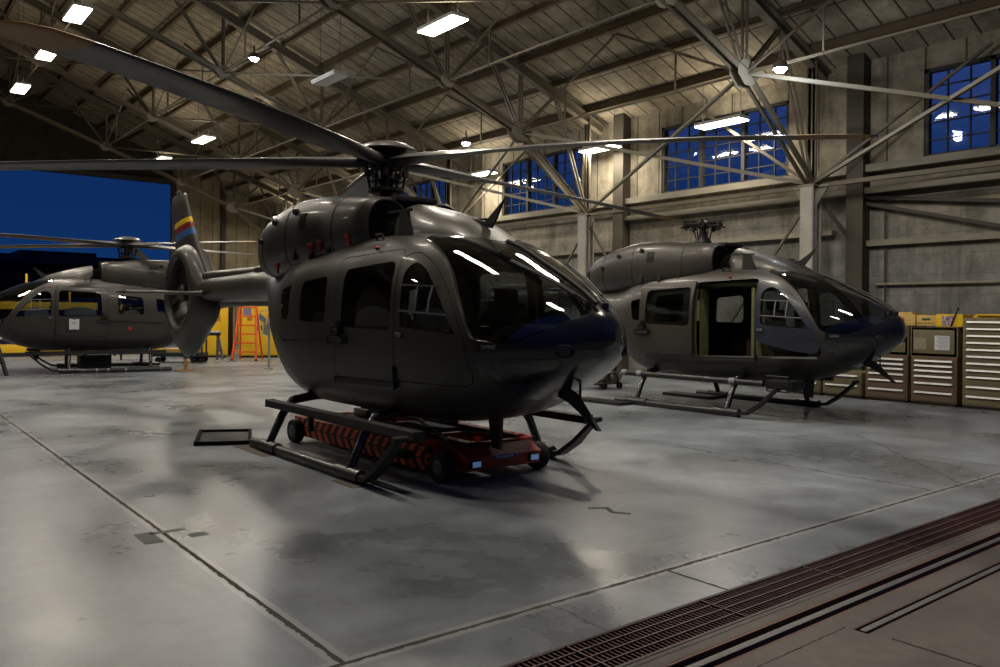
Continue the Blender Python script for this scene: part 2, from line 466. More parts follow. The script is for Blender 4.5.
# pale sun covers behind the lower part of the side windows
for s in (-1, 1):
    for cx, w, h, cl in ((1.1, .36, .20, 1.44), (2.05, .26, .2, 1.42), (-.04, .2, .12, 1.46), (-.75, .09, .09, 1.48)):
        mb = MB(); n = 14; ring0 = []; ring1 = []
        for k in range(n+1):
            a = PI*k/n; x = cx+w*math.cos(a); z = cl-.03+h*math.sin(a)**.7
            ring0.append((x, s*(side_y(x, z)-.10), z)); ring1.append((x, s*(side_y(x, z)-.12), z))
        mb.rings([ring0, ring1]); wc = mb.build('window_cover', SEATW, G); wc['skipkey'] = 'cover'
# door frames in green primer
for s in (-1, 1):
    mb = MB()
    for x in (.42, 1.66):
        pts = [(x, s*(side_y(x, z)-.085), z) for z in (.80, 1.1, 1.5, 1.8, 2.0)]
        for a, b in zip(pts, pts[1:]): mb.bar(a, b, .12, .04, up=(0, s, 0))
    mb.bar((.42, s*.56, 2.06), (1.7, s*.56, 2.06), .1, .05); mb.bar((.42, s*.74, .80), (1.7, s*.74, .82), .06, .08)
    mb.build('door_frame', GREENP, G)

# ------- cowlings
def sring(x, yc, zc, w, ht, hb, n=36, e=2.3):
    out = []
    for k in range(n):
        a = 2*PI*k/n; sn, cs = math.sin(a), math.cos(a)
        out.append((x, yc+w*math.copysign(abs(sn)**(2/e), sn), zc+(ht if cs > 0 else hb)*math.copysign(abs(cs)**(2/e), cs)))
    return out
# front fairing (hydraulics cowl) from the windshield up to the intakes
FR = [(2.30, 2.04, .20, .11), (2.10, 2.10, .32, .16), (1.8, 2.14, .43, .28), (1.5, 2.17, .48, .36), (1.2, 2.18, .48, .43), (.95, 2.19, .45, .48), (.82, 2.2, .42, .50)]
mb = MB(); mb.rings([sring(x, 0, z, w, h, .12) for x, z, w, h in [(lambda x: (x,)+lerp_tab(FR, x))(2.30-1.48*i/28) for i in range(29)]])
mb.build('front_cowling', PAINT, G, ang=50)
mb = MB(); mb.rings([sring(x, 0, 2.2, w, .42, .1) for x, w in ((.9, .44), (.3, .44))]); mb.build('gap_shade', DARK, G)  # near-black block painted as the shaded gap behind the front fairing
mb = MB(); mb.box(-.30, .66, -.26, .26, 2.74, 2.80, bev=.02); mb.build('mast_deck', BLACK, G)
# engine cowlings, one each side
EN = [ # x, yc, zc, w, ht, hb
 (.64, .35, 2.44, .25, .30, .22), (.60, .36, 2.43, .29, .34, .26), (.4, .38, 2.42, .33, .37, .30), (0, .40, 2.41, .36, .42, .36),
 (-.4, .41, 2.40, .37, .47, .40), (-.9, .42, 2.40, .38, .48, .42), (-1.4, .42, 2.38, .38, .43, .42), (-1.8, .40, 2.36, .35, .35, .40),
 (-2.08, .38, 2.34, .29, .26, .34), (-2.24, .36, 2.32, .18, .15, .22), (-2.30, .35, 2.31, .08, .07, .1)]
for s in (-1, 1):
    mb = MB(); mb.rings([[(p[0], s*p[1], p[2]) for p in sring(x, *lerp_tab(EN, x)[0:5], n=36, e=2.5)] for x in [.64-2.64*i/30 for i in range(31)]+[-2.08, -2.14, -2.2, -2.25, -2.28, -2.30]])
    cow = mb.build('engine_cowling', PAINT, G, ang=40)
    mb = MB()
    mb.rings([[(p[0], s*p[1], p[2]) for p in sring(.65, .35, 2.44, .235, .285, .205)], [(p[0], s*p[1], p[2]) for p in sring(.638, .35, 2.44, .24, .29, .21)]])
    mb.build('air_intake', DARK, cow)  # flat disc; the dark inside of the intake is painted on
    # exhaust at the rear
    MB().lathe([(.13, 0), (.15, -.25), (.13, -.25), (.11, 0)], (-2.05, s*.42, 2.36), 'x', 24, cap=True).build('exhaust', BLACK, cow)
    # vents, seams and small scoops on the outer face
    def ey(x, z):
        yc, zc, w, ht, hb = lerp_tab(EN, x); h = ht if z > zc else hb; t = min(.999, abs(z-zc)/h); return yc+w*(1-t**2.5)**(1/2.5)
    mb = MB()
    for j in range(7): mb.bar((-.62, s*(ey(-.62, 2.50+j*.026)+.001), 2.50+j*.026), (-.46, s*(ey(-.46, 2.5+j*.026)+.001), 2.50+j*.026), .012, .012)
    mb.build('vent', BLACK, cow)
    for x, z in ((-.75, 2.70), (-1.28, 2.62), (-1.7, 2.42)):
        MB().lathe([(.035, -.02), (.04, .03), (.02, .035)], (x, s*ey(x, z)-(0 if s > 0 else .02), z), 'y', 14).build('scoop', BLACK, cow)
    for x in (.12, -.95, -1.7):
        mb = MB(); pts = [p for p in sring(x, *lerp_tab(EN, x), n=48, e=2.5)]
        pts = [(p[0], s*(p[1]+(p[1]-.45)*.008), p[2]+(p[2]-2.43)*.008) for p in pts]
        mb.tube(pts, .003, 5, closed=True)
        mb.build('panel_seam', BLACK, cow)
    for x in (.02, -.35, -.75):
        mb = MB(); zz = 2.22; y0 = ey(x, 2.2)
        mb.prism([(x-.05, 2.14), (x+.03, 2.14), (x+.05, 2.28), (x-.0, 2.30)], 'y', s*(y0-.01)-.03, s*(y0-.01)+.03)
        mb.build('scoop', BLACK, cow)
# centre spine behind the mast
SP = [(.3, .30, .48), (-.3, .33, .50), (-1.0, .33, .50), (-1.7, .30, .38), (-2.3, .27, .22), (-3.0, .20, .06), (-3.4, .20, .0)]
mb = MB(); mb.rings([sring(x, 0, 2.16, lerp_tab(SP, x)[0], lerp_tab(SP, x)[1]+.06, .1) for x in [.3-3.7*i/24 for i in range(25)]])
mb.build('rear_cowling', PAINT, G, ang=50)
# ------- tail boom
BM = [(-3.25, 1.93, .27, .24, .23), (-4.0, 1.92, .24, .22, .22), (-5.0, 1.91, .21, .21, .21), (-5.7, 1.91, .18, .20, .21), (-6.2, 1.91, .15, .2, .2)]
mb = MB(); mb.rings([sring(x, 0, *lerp_tab(BM, x), n=32, e=2.2) for x in [-3.2-3.0*i/20 for i in range(21)]])
mb.build('tail_boom', PAINT, G, ang=50)
mb = MB(); mb.rings([sring(x, 0, 2.12, .11, .10, .05, n=20, e=2.6) for x in (-3.0, -4, -5, -5.6, -5.9)])
mb.build('drive_shaft_cover', PAINT, G)
# horizontal stabiliser
def airfoil(ch, th, n=16):
    up = []
    for k in range(n+1):
        t = (1-math.cos(PI*k/n))/2; y = th*(1.4845*t**.5-.63*t-1.758*t*t+1.4215*t**3-.5075*t**4); up.append((t*ch, y))
    return [(x, y) for x, y in up]+[(x, -y) for x, y in up[-2:0:-1]]
mb = MB(); af = airfoil(.52, .06)
mb.rings([[(-5.42-c, y, 1.84+z) for c, z in af] for y in (-1.42, -1.40, 1.40, 1.42)])
mb.build('stabilizer', PAINT, G)
for s in (-1, 1):
    mb = MB(); mb.tube([(-5.42, s*1.43, 1.84), (-5.96, s*1.43, 1.84)], .018, 8); mb.build('position_light', BLACK, G)
mb = MB(); mb.tube([(-5.40, -.235, 1.84), (-5.97, -.235, 1.84)], .045, 10); mb.build('stabilizer_root', BLACK, G)
# ------- fenestron shroud: ring of variable outer radius
fc = Vector((-6.87, 0, 1.87)); RI = .60
RT = [(0, 1.30), (22, .98), (45, .90), (90, .88), (135, .92), (180, 1.0), (225, 1.02), (255, 1.10), (270, 1.16), (285, 1.12), (305, 1.06), (325, 1.16), (340, 1.42), (350, 1.55), (360, 1.30)]
mb = MB(); rings = []
for k in range(72):
    a = 360*k/72; Ro = lerp_tab(RT, a)[0]; ca, sa = math.cos(rad(a)), math.sin(rad(a))
    prof = []
    ext = max(0, Ro-.8)
    for (f, h) in ((.0, -.17), (.08, -.235), (.25, -.25), (.55, -.22), (.85, -.14), (1, -.05), (1, .05), (.85, .14), (.55, .22), (.25, .25), (.08, .235), (.0, .17)):
        r = RI+(Ro-RI)*f; hh = h*(1-.5*min(1, ext/.7)*f)
        prof.append((fc.x+r*ca, hh, fc.z+r*sa))
    rings.append(prof)
rings.append(rings[0])
mb.rings(rings, cap=False); bmesh.ops.remove_doubles(mb.bm, verts=mb.bm.verts, dist=1e-5)
fs = mb.build('fan_shroud', PAINT, G, ang=60)
mb = MB(); mb.lathe([(.0, -.20), (.08, -.19), (.15, -.14), (.16, .14), (.0, .15)], tuple(fc), 'y', 28); hub = mb.build('fan_hub', PAINT, G)
for k in range(10):
    a = 2*PI*k/10+.2*math.sin(k*2.1); M = Matrix.Rotation(a, 3, 'Y')
    mb = MB(); rr = []
    for r, ch, tw in ((.13, .09, 45), (.3, .10, 36), (.565, .10, 25)):
        T = Matrix.Rotation(rad(tw), 3, 'X')
        rr.append([tuple(fc+M @ (Vector((r, 0, 0))+T @ Vector((0, z, c-ch/2)))) for c, z in airfoil(ch, .012, 6)])
    mb.rings(rr); mb.build('fan_blade', BLACK, G)
mb = MB()
for k in range(9):
    a = 2*PI*k/9+.3; d = Vector((math.cos(a), 0, math.sin(a)))
    mb.bar(fc+d*.1+Vector((0, .12, 0)), fc+d*.58+Vector((0, .14, 0)), .02, .09, up=(0, 1, 0))
mb.build('stator', BLACK, G)
# fin: swept, with colour bands near the top
finm = mat('fin_paint', (50, 47, 42), rough=.4, var=.05, scale=1.5, coat=.12)
nt = finm.node_tree; bs = nt.nodes['Principled BSDF']; base = bs.inputs['Base Color'].links[0].from_socket
tc = nt.nodes.new('ShaderNodeTexCoord'); sx = nt.nodes.new('ShaderNodeSeparateXYZ'); nt.links.new(tc.outputs['Object'], sx.inputs[0])
zz = math_node(nt, 'ADD', sx.outputs[2], math_node(nt, 'MULTIPLY', math_node(nt, 'ADD', sx.outputs[0], 7.4), -.10))
cur = base
for lo, hi, c in ((2.84, 2.97, (40, 95, 150)), (2.97, 3.09, (120, 22, 28)), (3.09, 3.19, (215, 180, 20))):
    msk = math_node(nt, 'MULTIPLY', math_node(nt, 'GREATER_THAN', zz, lo), math_node(nt, 'LESS_THAN', zz, hi))
    msk = math_node(nt, 'MULTIPLY', msk, math_node(nt, 'GREATER_THAN', sx.outputs[0], -7.70))
    mx = nt.nodes.new('ShaderNodeMixRGB'); nt.links.new(msk, mx.inputs[0]); nt.links.new(cur, mx.inputs[1]); mx.inputs[2].default_value = (*s2l(c), 1); cur = mx.outputs[0]
nt.links.new(cur, bs.inputs['Base Color'])
mb = MB(); rr = []
for z, xl, xt, th in ((2.05, -5.68, -7.7, .16), (2.3, -5.92, -7.72, .16), (2.6, -6.24, -7.72, .15), (2.86, -6.50, -7.74, .14), (3.21, -6.80, -7.92, .12), (3.5, -6.98, -8.0, .10), (3.66, -7.08, -7.92, .07), (3.70, -7.15, -7.8, .03)):
    rr.append([(xl-c, y*1.0, z) for c, y in airfoil(xl-xt, th)])
# cut out the fan duct: keep only above it by starting ring at the shroud's upper rim
rr = rr[2:] if False else rr
def above(ring):
    return [(x, y, max(z, fc.z+math.sqrt(max(0, (RI+.06)**2-(x-fc.x)**2))) if z < fc.z+RI+.06 else z) for x, y, z in ring]
mb.rings([above(r) for r in rr]); mb.build('fin', finm, G, ang=60)
MB().lathe([(.05, 0), (.05, .05), (.03, .09), (0, .1)], (-7.5, 0, 3.69), 'z', 12).build('beacon', BLACK, G)
MB().bar((-6.7, 0, .74), (-7.1, 0, .70), .05, .06).build('tail_bumper', BLACK, G)

# ------- landing gear
SW = 1.16
for s in (-1, 1):
    mb = MB()
    y = s*SW
    mb.tube([(-.97, y, .07), (-.94, y, .055), (1.45, y, .055), (1.56, y, .062)], [.04, .055, .055, .05], 14)
    for x in (-.48, 1.36): mb.tube([(x-.22, y, .06), (x+.22, y, .06)], .068, 14)
    mb.box(-.95, 1.5, y-.04, y+.04, .003, .02)
    sk = mb.build('skid', TUBE, G)
    # flat upswept toe
    mb = MB(); P = [(1.50, .05), (1.72, .07), (1.95, .22), (2.22, .47)]
    rr = []
    for (x, z), w in zip(P, (.05, .065, .065, .035)):
        rr.append([(x, y-w, z-.02), (x, y+w, z-.02), (x-.012, y+w, z+.025), (x-.012, y-w, z+.025)])
    mb.rings(rr); mb.build('skid_toe', BLACK, sk)
    mb = MB(); mb.lathe([(.03, -.07), (.03, .07)], (2.22, y, .48), 'y', 12); mb.build('toe_cap', BLACK, sk)
for x in (-.48, 1.36):
    pts = [(x, -SW, .10), (x, -1.02, .40), (x, -.9, .56), (x, -.62, .60), (x, 0, .60), (x, .62, .60), (x, .9, .56), (x, 1.02, .40), (x, SW, .10)]
    # resample smoothly
    MB().tube(pts, [.042, .045, .05, .052, .052, .052, .05, .045, .042], 12).build('cross_tube', BLACKG, G)

# ------- rotor mast and head
mb = MB(); mb.lathe([(.075, 2.80), (.075, 3.2)], n=20); mb.lathe([(.18, 2.90), (.21, 2.92), (.21, 2.95), (.17, 2.97)], n=24); mb.lathe([(.16, 3.02), (.19, 3.04), (.16, 3.06)], n=24)
q_ = mb.build('rotor_mast', BLACK, G); q_['skipkey'] = 'head'
mb = MB()
for k in range(10):
    a = 2*PI*k/10+.1; mb.tube([(.19*math.cos(a), .19*math.sin(a), 2.93), (.25*math.cos(a+.15), .25*math.sin(a+.15), 3.26)], .013, 6)
    if k % 2: mb.box(.22*math.cos(a)-.03, .22*math.cos(a)+.03, .22*math.sin(a)-.03, .22*math.sin(a)+.03, 3.08, 3.16)
q_ = mb.build('pitch_links', BLACK, G); q_['skipkey'] = 'head'
mb = MB(); mb.lathe([(.0, 3.17), (.18, 3.18), (.24, 3.23), (.24, 3.34), (0, 3.37)], n=30); hb_ = mb.build('rotor_hub', BLACK, G); hb_['skipkey'] = 'head'

FULL = {}
def prep(o): return o
def make_cap(parent):
    MB().lathe([(.0, 3.36), (.34, 3.375), (.345, 3.39), (.31, 3.43), (.22, 3.465), (.12, 3.485), (.0, 3.49)], n=40).build('rotor_cap', mat('cap_grey', (72, 70, 68), rough=.35, coat=.2), parent)
def make_blade(az, zt, parent, z0=3.26, name='rotor_blade', R=5.4, rigid=.36):
    st = [(.16, .18, .11, 0, 0), (.30, .22, .125, 0, 0), (.6, .26, .12, 4, 0), (1.0, .31, .10, 9, 0), (1.3, .33, .07, 11, 0), (1.7, .33, .05, 11, 0), (2.4, .33, .045, 10, 0), (3.3, .33, .042, 9, 0), (4.2, .32, .038, 7, 0), (4.85, .32, .036, 6, 0)]
    tip = [(4.85, .321, .037, 6, 0), (5.15, .31, .03, 5, .01), (5.3, .26, .02, 5, .04), (5.4, .15, .01, 5, .10)]
    def ring(r, ch, th, tw, sweep):
        u = (r/R); drop = (zt-z0)*(rigid*u+(1-rigid)*u*u)
        T = Matrix.Rotation(rad(tw), 3, 'X')
        return [tuple(Vector((r, 0, z0+drop))+T @ Vector((0, ch*.3-c-sweep, z))) for c, z in airfoil(ch, th, 12)]
    b = MB().rings([ring(*q) for q in st]).build(name, BLADE, parent, ang=60)
    b.rotation_euler = (0, 0, rad(az))
    t = MB().rings([ring(*q) for q in tip]).build('blade_tip', BLADE_TIP, b, ang=60)
    return b

# remove covers (red ties) for the aircraft in front
def red_covers(parent, s):
    for x, z, y in ((.40, 2.34, .70), (-.10, 2.30, .77), (-.30, 2.28, .79), (-1.15, 2.10, .80)):
        mb = MB(); mb.box(x-.022, x+.022, s*y-.03, s*y+.03, z-.02, z+.025, bev=.008); mb.box(x+.0, x+.025, s*y-.012, s*y+.012, z-.10, z-.02)
        mb.build('intake_plug', RED, parent)

def long_step(parent, s, square=True):
    if square:
        MB().bar((-.85, s*1.0, .50), (2.28, s*1.0, .50), .11, .075, bev=.006).build('step_bar', BLACK, parent)
        mb = MB()
        for x in (-.48, .2, 1.36): mb.bar((x, s*1.0, .46), (x, s*1.0, .30 if x == .2 else .40), .05, .05)
        mb.build('step_bracket', BLACK, parent)
    else:
        MB().tube([(-.92, s*1.0, .53), (1.9, s*1.0, .53)], .05, 14).build('step_bar', TUBE, parent)
        mb = MB()
        for x in (-.9, -.55, 1.35): mb.tube([(x-.05, s*1.0, .53), (x+.05, s*1.0, .53)], .056, 14)
        mb.build('bar_sleeve', SLEEVE, parent)

# ---- first aircraft stays as the master; the others are copied before its own extras are added
H0 = G; H0.name = 'helicopter'
H1 = copy_tree(H0, skip=('sdoor_r', 'cdoor_r', 'head', 'cover', 'cabin_seat')); H2 = copy_tree(H0)
H0.location = (4.75, 8.04, 0); H0.rotation_euler = (0, 0, rad(-90))
H1.location = (11.76, 8.98, 0); H1.rotation_euler = (0, 0, rad(-89.6))
H2.location = (5.65, 22.83, 0); H2.rotation_euler = (0, 0, rad(171))
tag(H0, 'large dark grey twin-engine helicopter in the foreground, parked over a red tow platform', 'helicopter', 'parked grey helicopters')
tag(H1, 'dark grey helicopter on the right with open cabin door and no rotor blades', 'helicopter', 'parked grey helicopters')
tag(H2, 'distant dark grey helicopter on the left with a white paper on its door', 'helicopter', 'parked grey helicopters')
make_cap(H0); make_cap(H2)
for az, zt in ((-51, 2.97), (7.5, 2.77), (93, 3.05), (163, 3.02), (233, 3.13)): make_blade(az, zt, H0)
for az in (43, 115, 187, 259, -29): make_blade(az, 3.12, H2)
red_covers(H0, -1); red_covers(H2, -1)
for s in (-1, 1): long_step(H0, s); long_step(H1, s, False); long_step(H2, s)
# second aircraft: bare head with folded blade grips
mb = MB()
for k in range(5):
    a = 2*PI*k/5+.3; d = Vector((math.cos(a), math.sin(a), 0)); p = Vector((0, 0, 3.15))
    mb.bar(p+d*.06, p+d*.34, .10, .035, bev=.01); mb.bar(p+d*.24+Vector((0, 0, -.05)), p+d*.40+Vector((0, 0, -.05)), .05, .03)
    mb.bar(p+d*.12+Vector((0, 0, .06)), p+d*.36+Vector((0, 0, .06)), .05, .03)
    mb.lathe([(.022, -.10), (.022, .07)], tuple(p+d*.30), 'z', 10)
mb.lathe([(.16, 2.84), (.13, 2.90), (.07, 2.96), (.06, 3.08), (.12, 3.12), (.10, 3.20), (.03, 3.24)], n=24)
for k in range(5):
    a = 2*PI*k/5+.9; mb.tube([(.12*math.cos(a), .12*math.sin(a), 2.90), (.17*math.cos(a), .17*math.sin(a), 3.12)], .012, 6)
mb.build('blade_grips', BLACK, H1)
def sliding_door_copy(src, parent, off):
    c = copy_tree(src, parent); c.location = off; return c
src = [o for o in H0.children if o.get('skipkey') == 'sdoor_r'][0]
sliding_door_copy(src, H1, (-1.13, -.065, 0))
# open cockpit door of the second aircraft: hanging with a sloped lower edge
slope = [(1.66, 1.16), (1.66, 2.07), (1.84, 2.11), (2.09, 1.99), (2.37, 1.72), (2.60, 1.36), (2.68, 1.12), (2.60, 1.0), (2.3, 1.03)]
slope = round_poly(slope, .08)
cd = finish('cockpit_door', bool_chain(SHELL, [(PR(slope, -1.2, -.2), 'INTERSECT'), (PR(cockpit_win, -1.2, -.2), 'DIFFERENCE')]), mat('door_blue_grey', (40, 44, 56), rough=.35, coat=.2), H1)
src = [o for o in H0.children if o.get('skipkey') == 'cdoor_r'][0]
for ch in src.children:
    copy_tree(ch, cd)
MB().bar((.5, -.86, .875), (2.66, -.82, .95), .03, .03).build('door_sill', STEEL, H1)
for x in (.50, 1.50):
    mb = MB(); mb.box(x-.03, x+.03, -.70, -.52, .86, 2.0, bev=.01)
    for k in range(5): mb.lathe([(.035, -.035), (.035, .035)], (x, -.61, 1.0+.2*k), 'x', 12)
    mb.build('cabin_rib', GREENP, H1)
mb = MB(); mb.box(.7, 1.35, .30, .68, .85, 1.30, bev=.02); mb.build('stowed_gear', mat('gear_brown', (84, 70, 52), rough=.8), H1)
# dark equipment box slung under the second aircraft
mb = MB(); mb.box(1.95, 2.4, -1.05, -.7, .46, .60, bev=.03); mb.tube([(2.0, -1.08, .44), (2.0, -1.08, .66), (2.36, -1.08, .66), (2.36, -1.08, .44)], .015, 8, closed=True); mb.build('searchlight_housing', BLACK, H1)
# paper sheet on the third aircraft
z0 = 1.17; yy = side_y(1.25, z0)
mb = MB(); mb.box(1.14, 1.36, yy+.045, yy+.05, 1.06, 1.32); pp = mb.build('paper_sheet', WHITE, H2)
mb = MB()
for j, (a, b) in enumerate(((1.18, 1.32), (1.2, 1.3), (1.22, 1.28))): mb.box(a, b, yy+.0505, yy+.0515, 1.245-.03*j, 1.252-.03*j)
mb.build('handwriting', BLACK, pp)
mb = MB(); mb.box(1.22, 1.28, yy+.0505, yy+.052, 1.305, 1.335); mb.box(1.22, 1.28, yy+.0505, yy+.052, 1.045, 1.075); mb.build('tape', mat('blue_tape', (40, 90, 170)), pp)
mb = MB()
for x in (-.7, -.3, .1, .5, .75): mb.tube([(x-.02, SW, .055), (x+.02, SW, .055)], .058, 14)
mb.build('skid_sleeve', SLEEVE, H2)
MB().lathe([(.05, 0), (.05, .02), (0, .03)], (-.0, side_y(0, 1.08), 1.08), 'y', 14).build('fuel_cap', RED, H2)

for o in TMP: bpy.data.objects.remove(o, do_unlink=True)
for o in list(bpy.data.objects):
    if 'skipkey' in o: del o['skipkey']

# ------------------------------------------------------------------ HANGAR
def geo_pos(nt):
    g = nt.nodes.new('ShaderNodeNewGeometry'); s = nt.nodes.new('ShaderNodeSeparateXYZ'); nt.links.new(g.outputs['Position'], s.inputs[0]); return g.outputs['Position'], s
def noise(nt, vec, scale, detail=6, rough=.6, dist=0):
    n = nt.nodes.new('ShaderNodeTexNoise'); n.inputs['Scale'].default_value = scale; n.inputs['Detail'].default_value = detail
    n.inputs['Roughness'].default_value = rough; n.inputs['Distortion'].default_value = dist; nt.links.new(vec, n.inputs['Vector']); return n.outputs['Fac']
def ramp(nt, fac, stops):
    r = nt.nodes.new('ShaderNodeValToRGB'); e = r.color_ramp.elements
    while len(e) < len(stops): e.new(.5)
    for q, (p, c) in zip(e, stops): q.position = p; q.color = (*c, 1)
    nt.links.new(fac, r.inputs[0]); return r.outputs[0]
def mixc(nt, f, a, b, mode='MIX'):
    m = nt.nodes.new('ShaderNodeMixRGB'); m.blend_type = mode
    for i, v in enumerate((f, a, b)):
        if isinstance(v, (int, float)): m.inputs[i].default_value = v
        elif isinstance(v, tuple): m.inputs[i].default_value = (*v, 1)
        else: nt.links.new(v, m.inputs[i])
    return m.outputs[0]
def newmat(name):
    m = bpy.data.materials.new(name); m.use_nodes = True; nt = m.node_tree; return m, nt, nt.nodes['Principled BSDF']

def floor_mat(name, main=True):
    m, nt, b = newmat(name)
    pos, s = geo_pos(nt); M = lambda *a: math_node(nt, *a)
    n1 = noise(nt, pos, .35, 5, .55, .6); n2 = noise(nt, pos, 1.7, 8, .65, .3); n3 = noise(nt, pos, 14, 6, .7); n4 = noise(nt, pos, .9, 3, .5, 1.5)
    if main: c = ramp(nt, n2, [(.25, s2l((106, 111, 116))), (.5, s2l((128, 134, 140))), (.75, s2l((148, 155, 161)))])
    else: c = ramp(nt, n2, [(.25, s2l((76, 70, 64))), (.5, s2l((102, 95, 88))), (.75, s2l((124, 118, 110)))])
    big = ramp(nt, n1, [(.32, (.52, .52, .53)), (.5, (.88, .88, .88)), (.68, (1.12, 1.12, 1.13))])
    c = mixc(nt, 1.0, c, big, 'MULTIPLY')
    stain = ramp(nt, n4, [(.26, (.60, .60, .60)), (.46, (1, 1, 1))]); c = mixc(nt, .6, c, stain, 'MULTIPLY')
    fine = ramp(nt, n3, [(.3, (.85, .85, .85)), (.6, (1.04, 1.04, 1.04))]); c = mixc(nt, .6, c, fine, 'MULTIPLY')
    # faint directional scuffs
    mp = nt.nodes.new('ShaderNodeMapping'); mp.inputs['Scale'].default_value = (14, .6, 1); mp.inputs['Rotation'].default_value = (0, 0, .5); nt.links.new(pos, mp.inputs[0])
    sc = noise(nt, mp.outputs[0], 1.3, 4, .6); c = mixc(nt, .35, c, ramp(nt, sc, [(.3, (.8, .8, .8)), (.55, (1, 1, 1)), (.72, (1.12, 1.12, 1.12))]), 'MULTIPLY')
    X, Y = s.outputs[0], s.outputs[1]
    wob = M('MULTIPLY', M('SUBTRACT', n3, .5), .03); wob2 = M('MULTIPLY', M('SUBTRACT', noise(nt, pos, 1.1, 6, .7), .5), .7)
    wid = M('ADD', M('MULTIPLY', M('SUBTRACT', noise(nt, pos, 7, 5, .7), .5), .035), .014)
    def line(coord, at, w=None, lo=None, hi=None, wb=wob, other=None):
        d = M('ABSOLUTE', M('ADD', M('SUBTRACT', coord, at), wb)); k = M('LESS_THAN', d, w if w is not None else wid)
        if lo is not None: k = M('MULTIPLY', k, M('GREATER_THAN', other, lo))
        if hi is not None: k = M('MULTIPLY', k, M('LESS_THAN', other, hi))
        return k
    if main:
        L = [line(X, 1.7, None, 3.2, None, wob, Y), line(Y, 3.2), line(X, 3.87, .012, None, 3.2, wob, Y), line(X, 9.4, .008, None, None, wob, Y), line(X, -6.2, .012),
             line(Y, 10.4, .006), line(Y, 17.6, .008), line(Y, 24.8, .008),
             line(X, 7.6, .010, 3.2, 6.2, M('MULTIPLY', wob2, .6), Y),
             M('MULTIPLY', line(M('ADD', X, M('MULTIPLY', Y, -1.03)), 4.8, .010, 3.2, 5.4, M('MULTIPLY', wob2, .5), Y), M('GREATER_THAN', X, 8)),
             M('MULTIPLY', line(X, 2.9, .0045, 2.75, 3.2, M('MULTIPLY', wob2, .5), Y), 1)]
        wides = [line(X, 1.7, .05, 3.2, None, wob, Y), line(Y, 3.2, .05)]
    else:
        L = [line(X, 3.92, .010, None, 1.86, wob, Y), line(Y, 2.07, .004, None, 3.88, wob, X), line(X, 7.2, .01, None, 1.86, wob, Y), line(Y, 1.2, .01), line(Y, 2.40, .004)]
        wides = []
    msk = L[0]
    for q in L[1:]: msk = M('MAXIMUM', msk, q)
    if wides:
        w = M('MAXIMUM', wides[0], wides[1]); c = mixc(nt, M('MULTIPLY', w, .35), c, s2l((175, 172, 165)))
    c = mixc(nt, M('MULTIPLY', msk, .88), c, s2l((38, 35, 32)))
    nt.links.new(c, b.inputs['Base Color'])
    rg = ramp(nt, n2, [(.3, (.24, .24, .24)), (.7, (.42, .42, .42))]) if main else ramp(nt, n2, [(.3, (.6,)*3), (.7, (.85,)*3)])
    rg2 = mixc(nt, .5, rg, ramp(nt, n1, [(.35, (.17, .17, .17)), (.6, (.48, .48, .48))])) if main else rg
    rg2 = mixc(nt, msk, rg2, (1., 1., 1.))
    nt.links.new(rg2, b.inputs['Roughness'])
    b.inputs['Specular IOR Level'].default_value = .5
    bp = nt.nodes.new('ShaderNodeBump'); bp.inputs['Strength'].default_value = .25; bp.inputs['Distance'].default_value = .01
    h = M('SUBTRACT', M('ADD', M('MULTIPLY', n3, .35), M('MULTIPLY', n2, .5)), M('MULTIPLY', msk, 2))
    nt.links.new(h, bp.inputs['Height']); nt.links.new(bp.outputs[0], b.inputs['Normal'])
    return m
FL = floor_mat('hangar_concrete'); AP = floor_mat('apron_concrete', False)
X0, X1, YF, YB = -24.3, 16.5, 2.6, 40.0
def roofz(x): return 6.9+.38*(16.5-x) if x > -3.9 else 6.9+.38*(16.5+3.9)-.38*(-3.9-x)

mb = MB(); mb.box(X0, X1, 2.755, YB, -.25, 0); tag(mb.build('floor', FL, smooth=False), kind='structure')
mb = MB()
mb.box(X0, 17, 2.335, 2.435, -.25, 0); mb.box(X0, 17, 2.04, 2.17, -.25, 0); mb.box(X0, 3.88, -4, 2.04, -.25, 0); mb.box(3.88, 17, -4, 1.95, -.25, 0)
tag(mb.build('floor_apron', AP, smooth=False), kind='structure')
mb = MB(); mb.box(X0, 17, 1.94, 2.8, -.3, -.12); tag(mb.build('floor_trench', DARK, smooth=False), kind='structure')
mb = MB(); mb.box(-40, 60, YB, 110, -.3, -.02); tag(mb.build('ground', mat('ramp_asphalt', (40, 42, 50), rough=.8), smooth=False), kind='structure')

# drain grate
GR = mat('rusty_grate', (70, 34, 32), rough=.6, metal=.2, var=.3, scale=3)
dg = empty('drain_grate', (0, 0, 0)); tag(dg, 'long rust-red steel drain grate set in the floor at lower right', 'drain grate')
x = .6
while x < 13.5:
    mb = MB(); n = 0; xx = x+.015
    while xx < x+.985:
        mb.box(xx-.004, xx+.004, 2.452, 2.742, -.035, -.004); xx += .030
    mb.build('grate_panel', GR, dg, smooth=False)
    mb = MB()
    for y in (2.45, 2.52, 2.595, 2.67, 2.742): mb.box(x+.006, x+.994, y-.004, y+.004, -.045, .001)
    mb.box(x+.006, x+.016, 2.45, 2.742, -.045, 0)
    mb.build('grate_bearing_bar', mat('worn_bar', (96, 74, 70), rough=.6, metal=.2, var=.3, scale=4), dg, smooth=False)
    x += 1.0
mb = MB(); mb.box(.6, 13.6, 2.745, 2.757, -.05, .003); mb.box(.6, 13.6, 2.433, 2.445, -.05, .003); mb.build('grate_frame', mat('frame_steel', (88, 80, 76), rough=.7, metal=.2), dg, smooth=False)
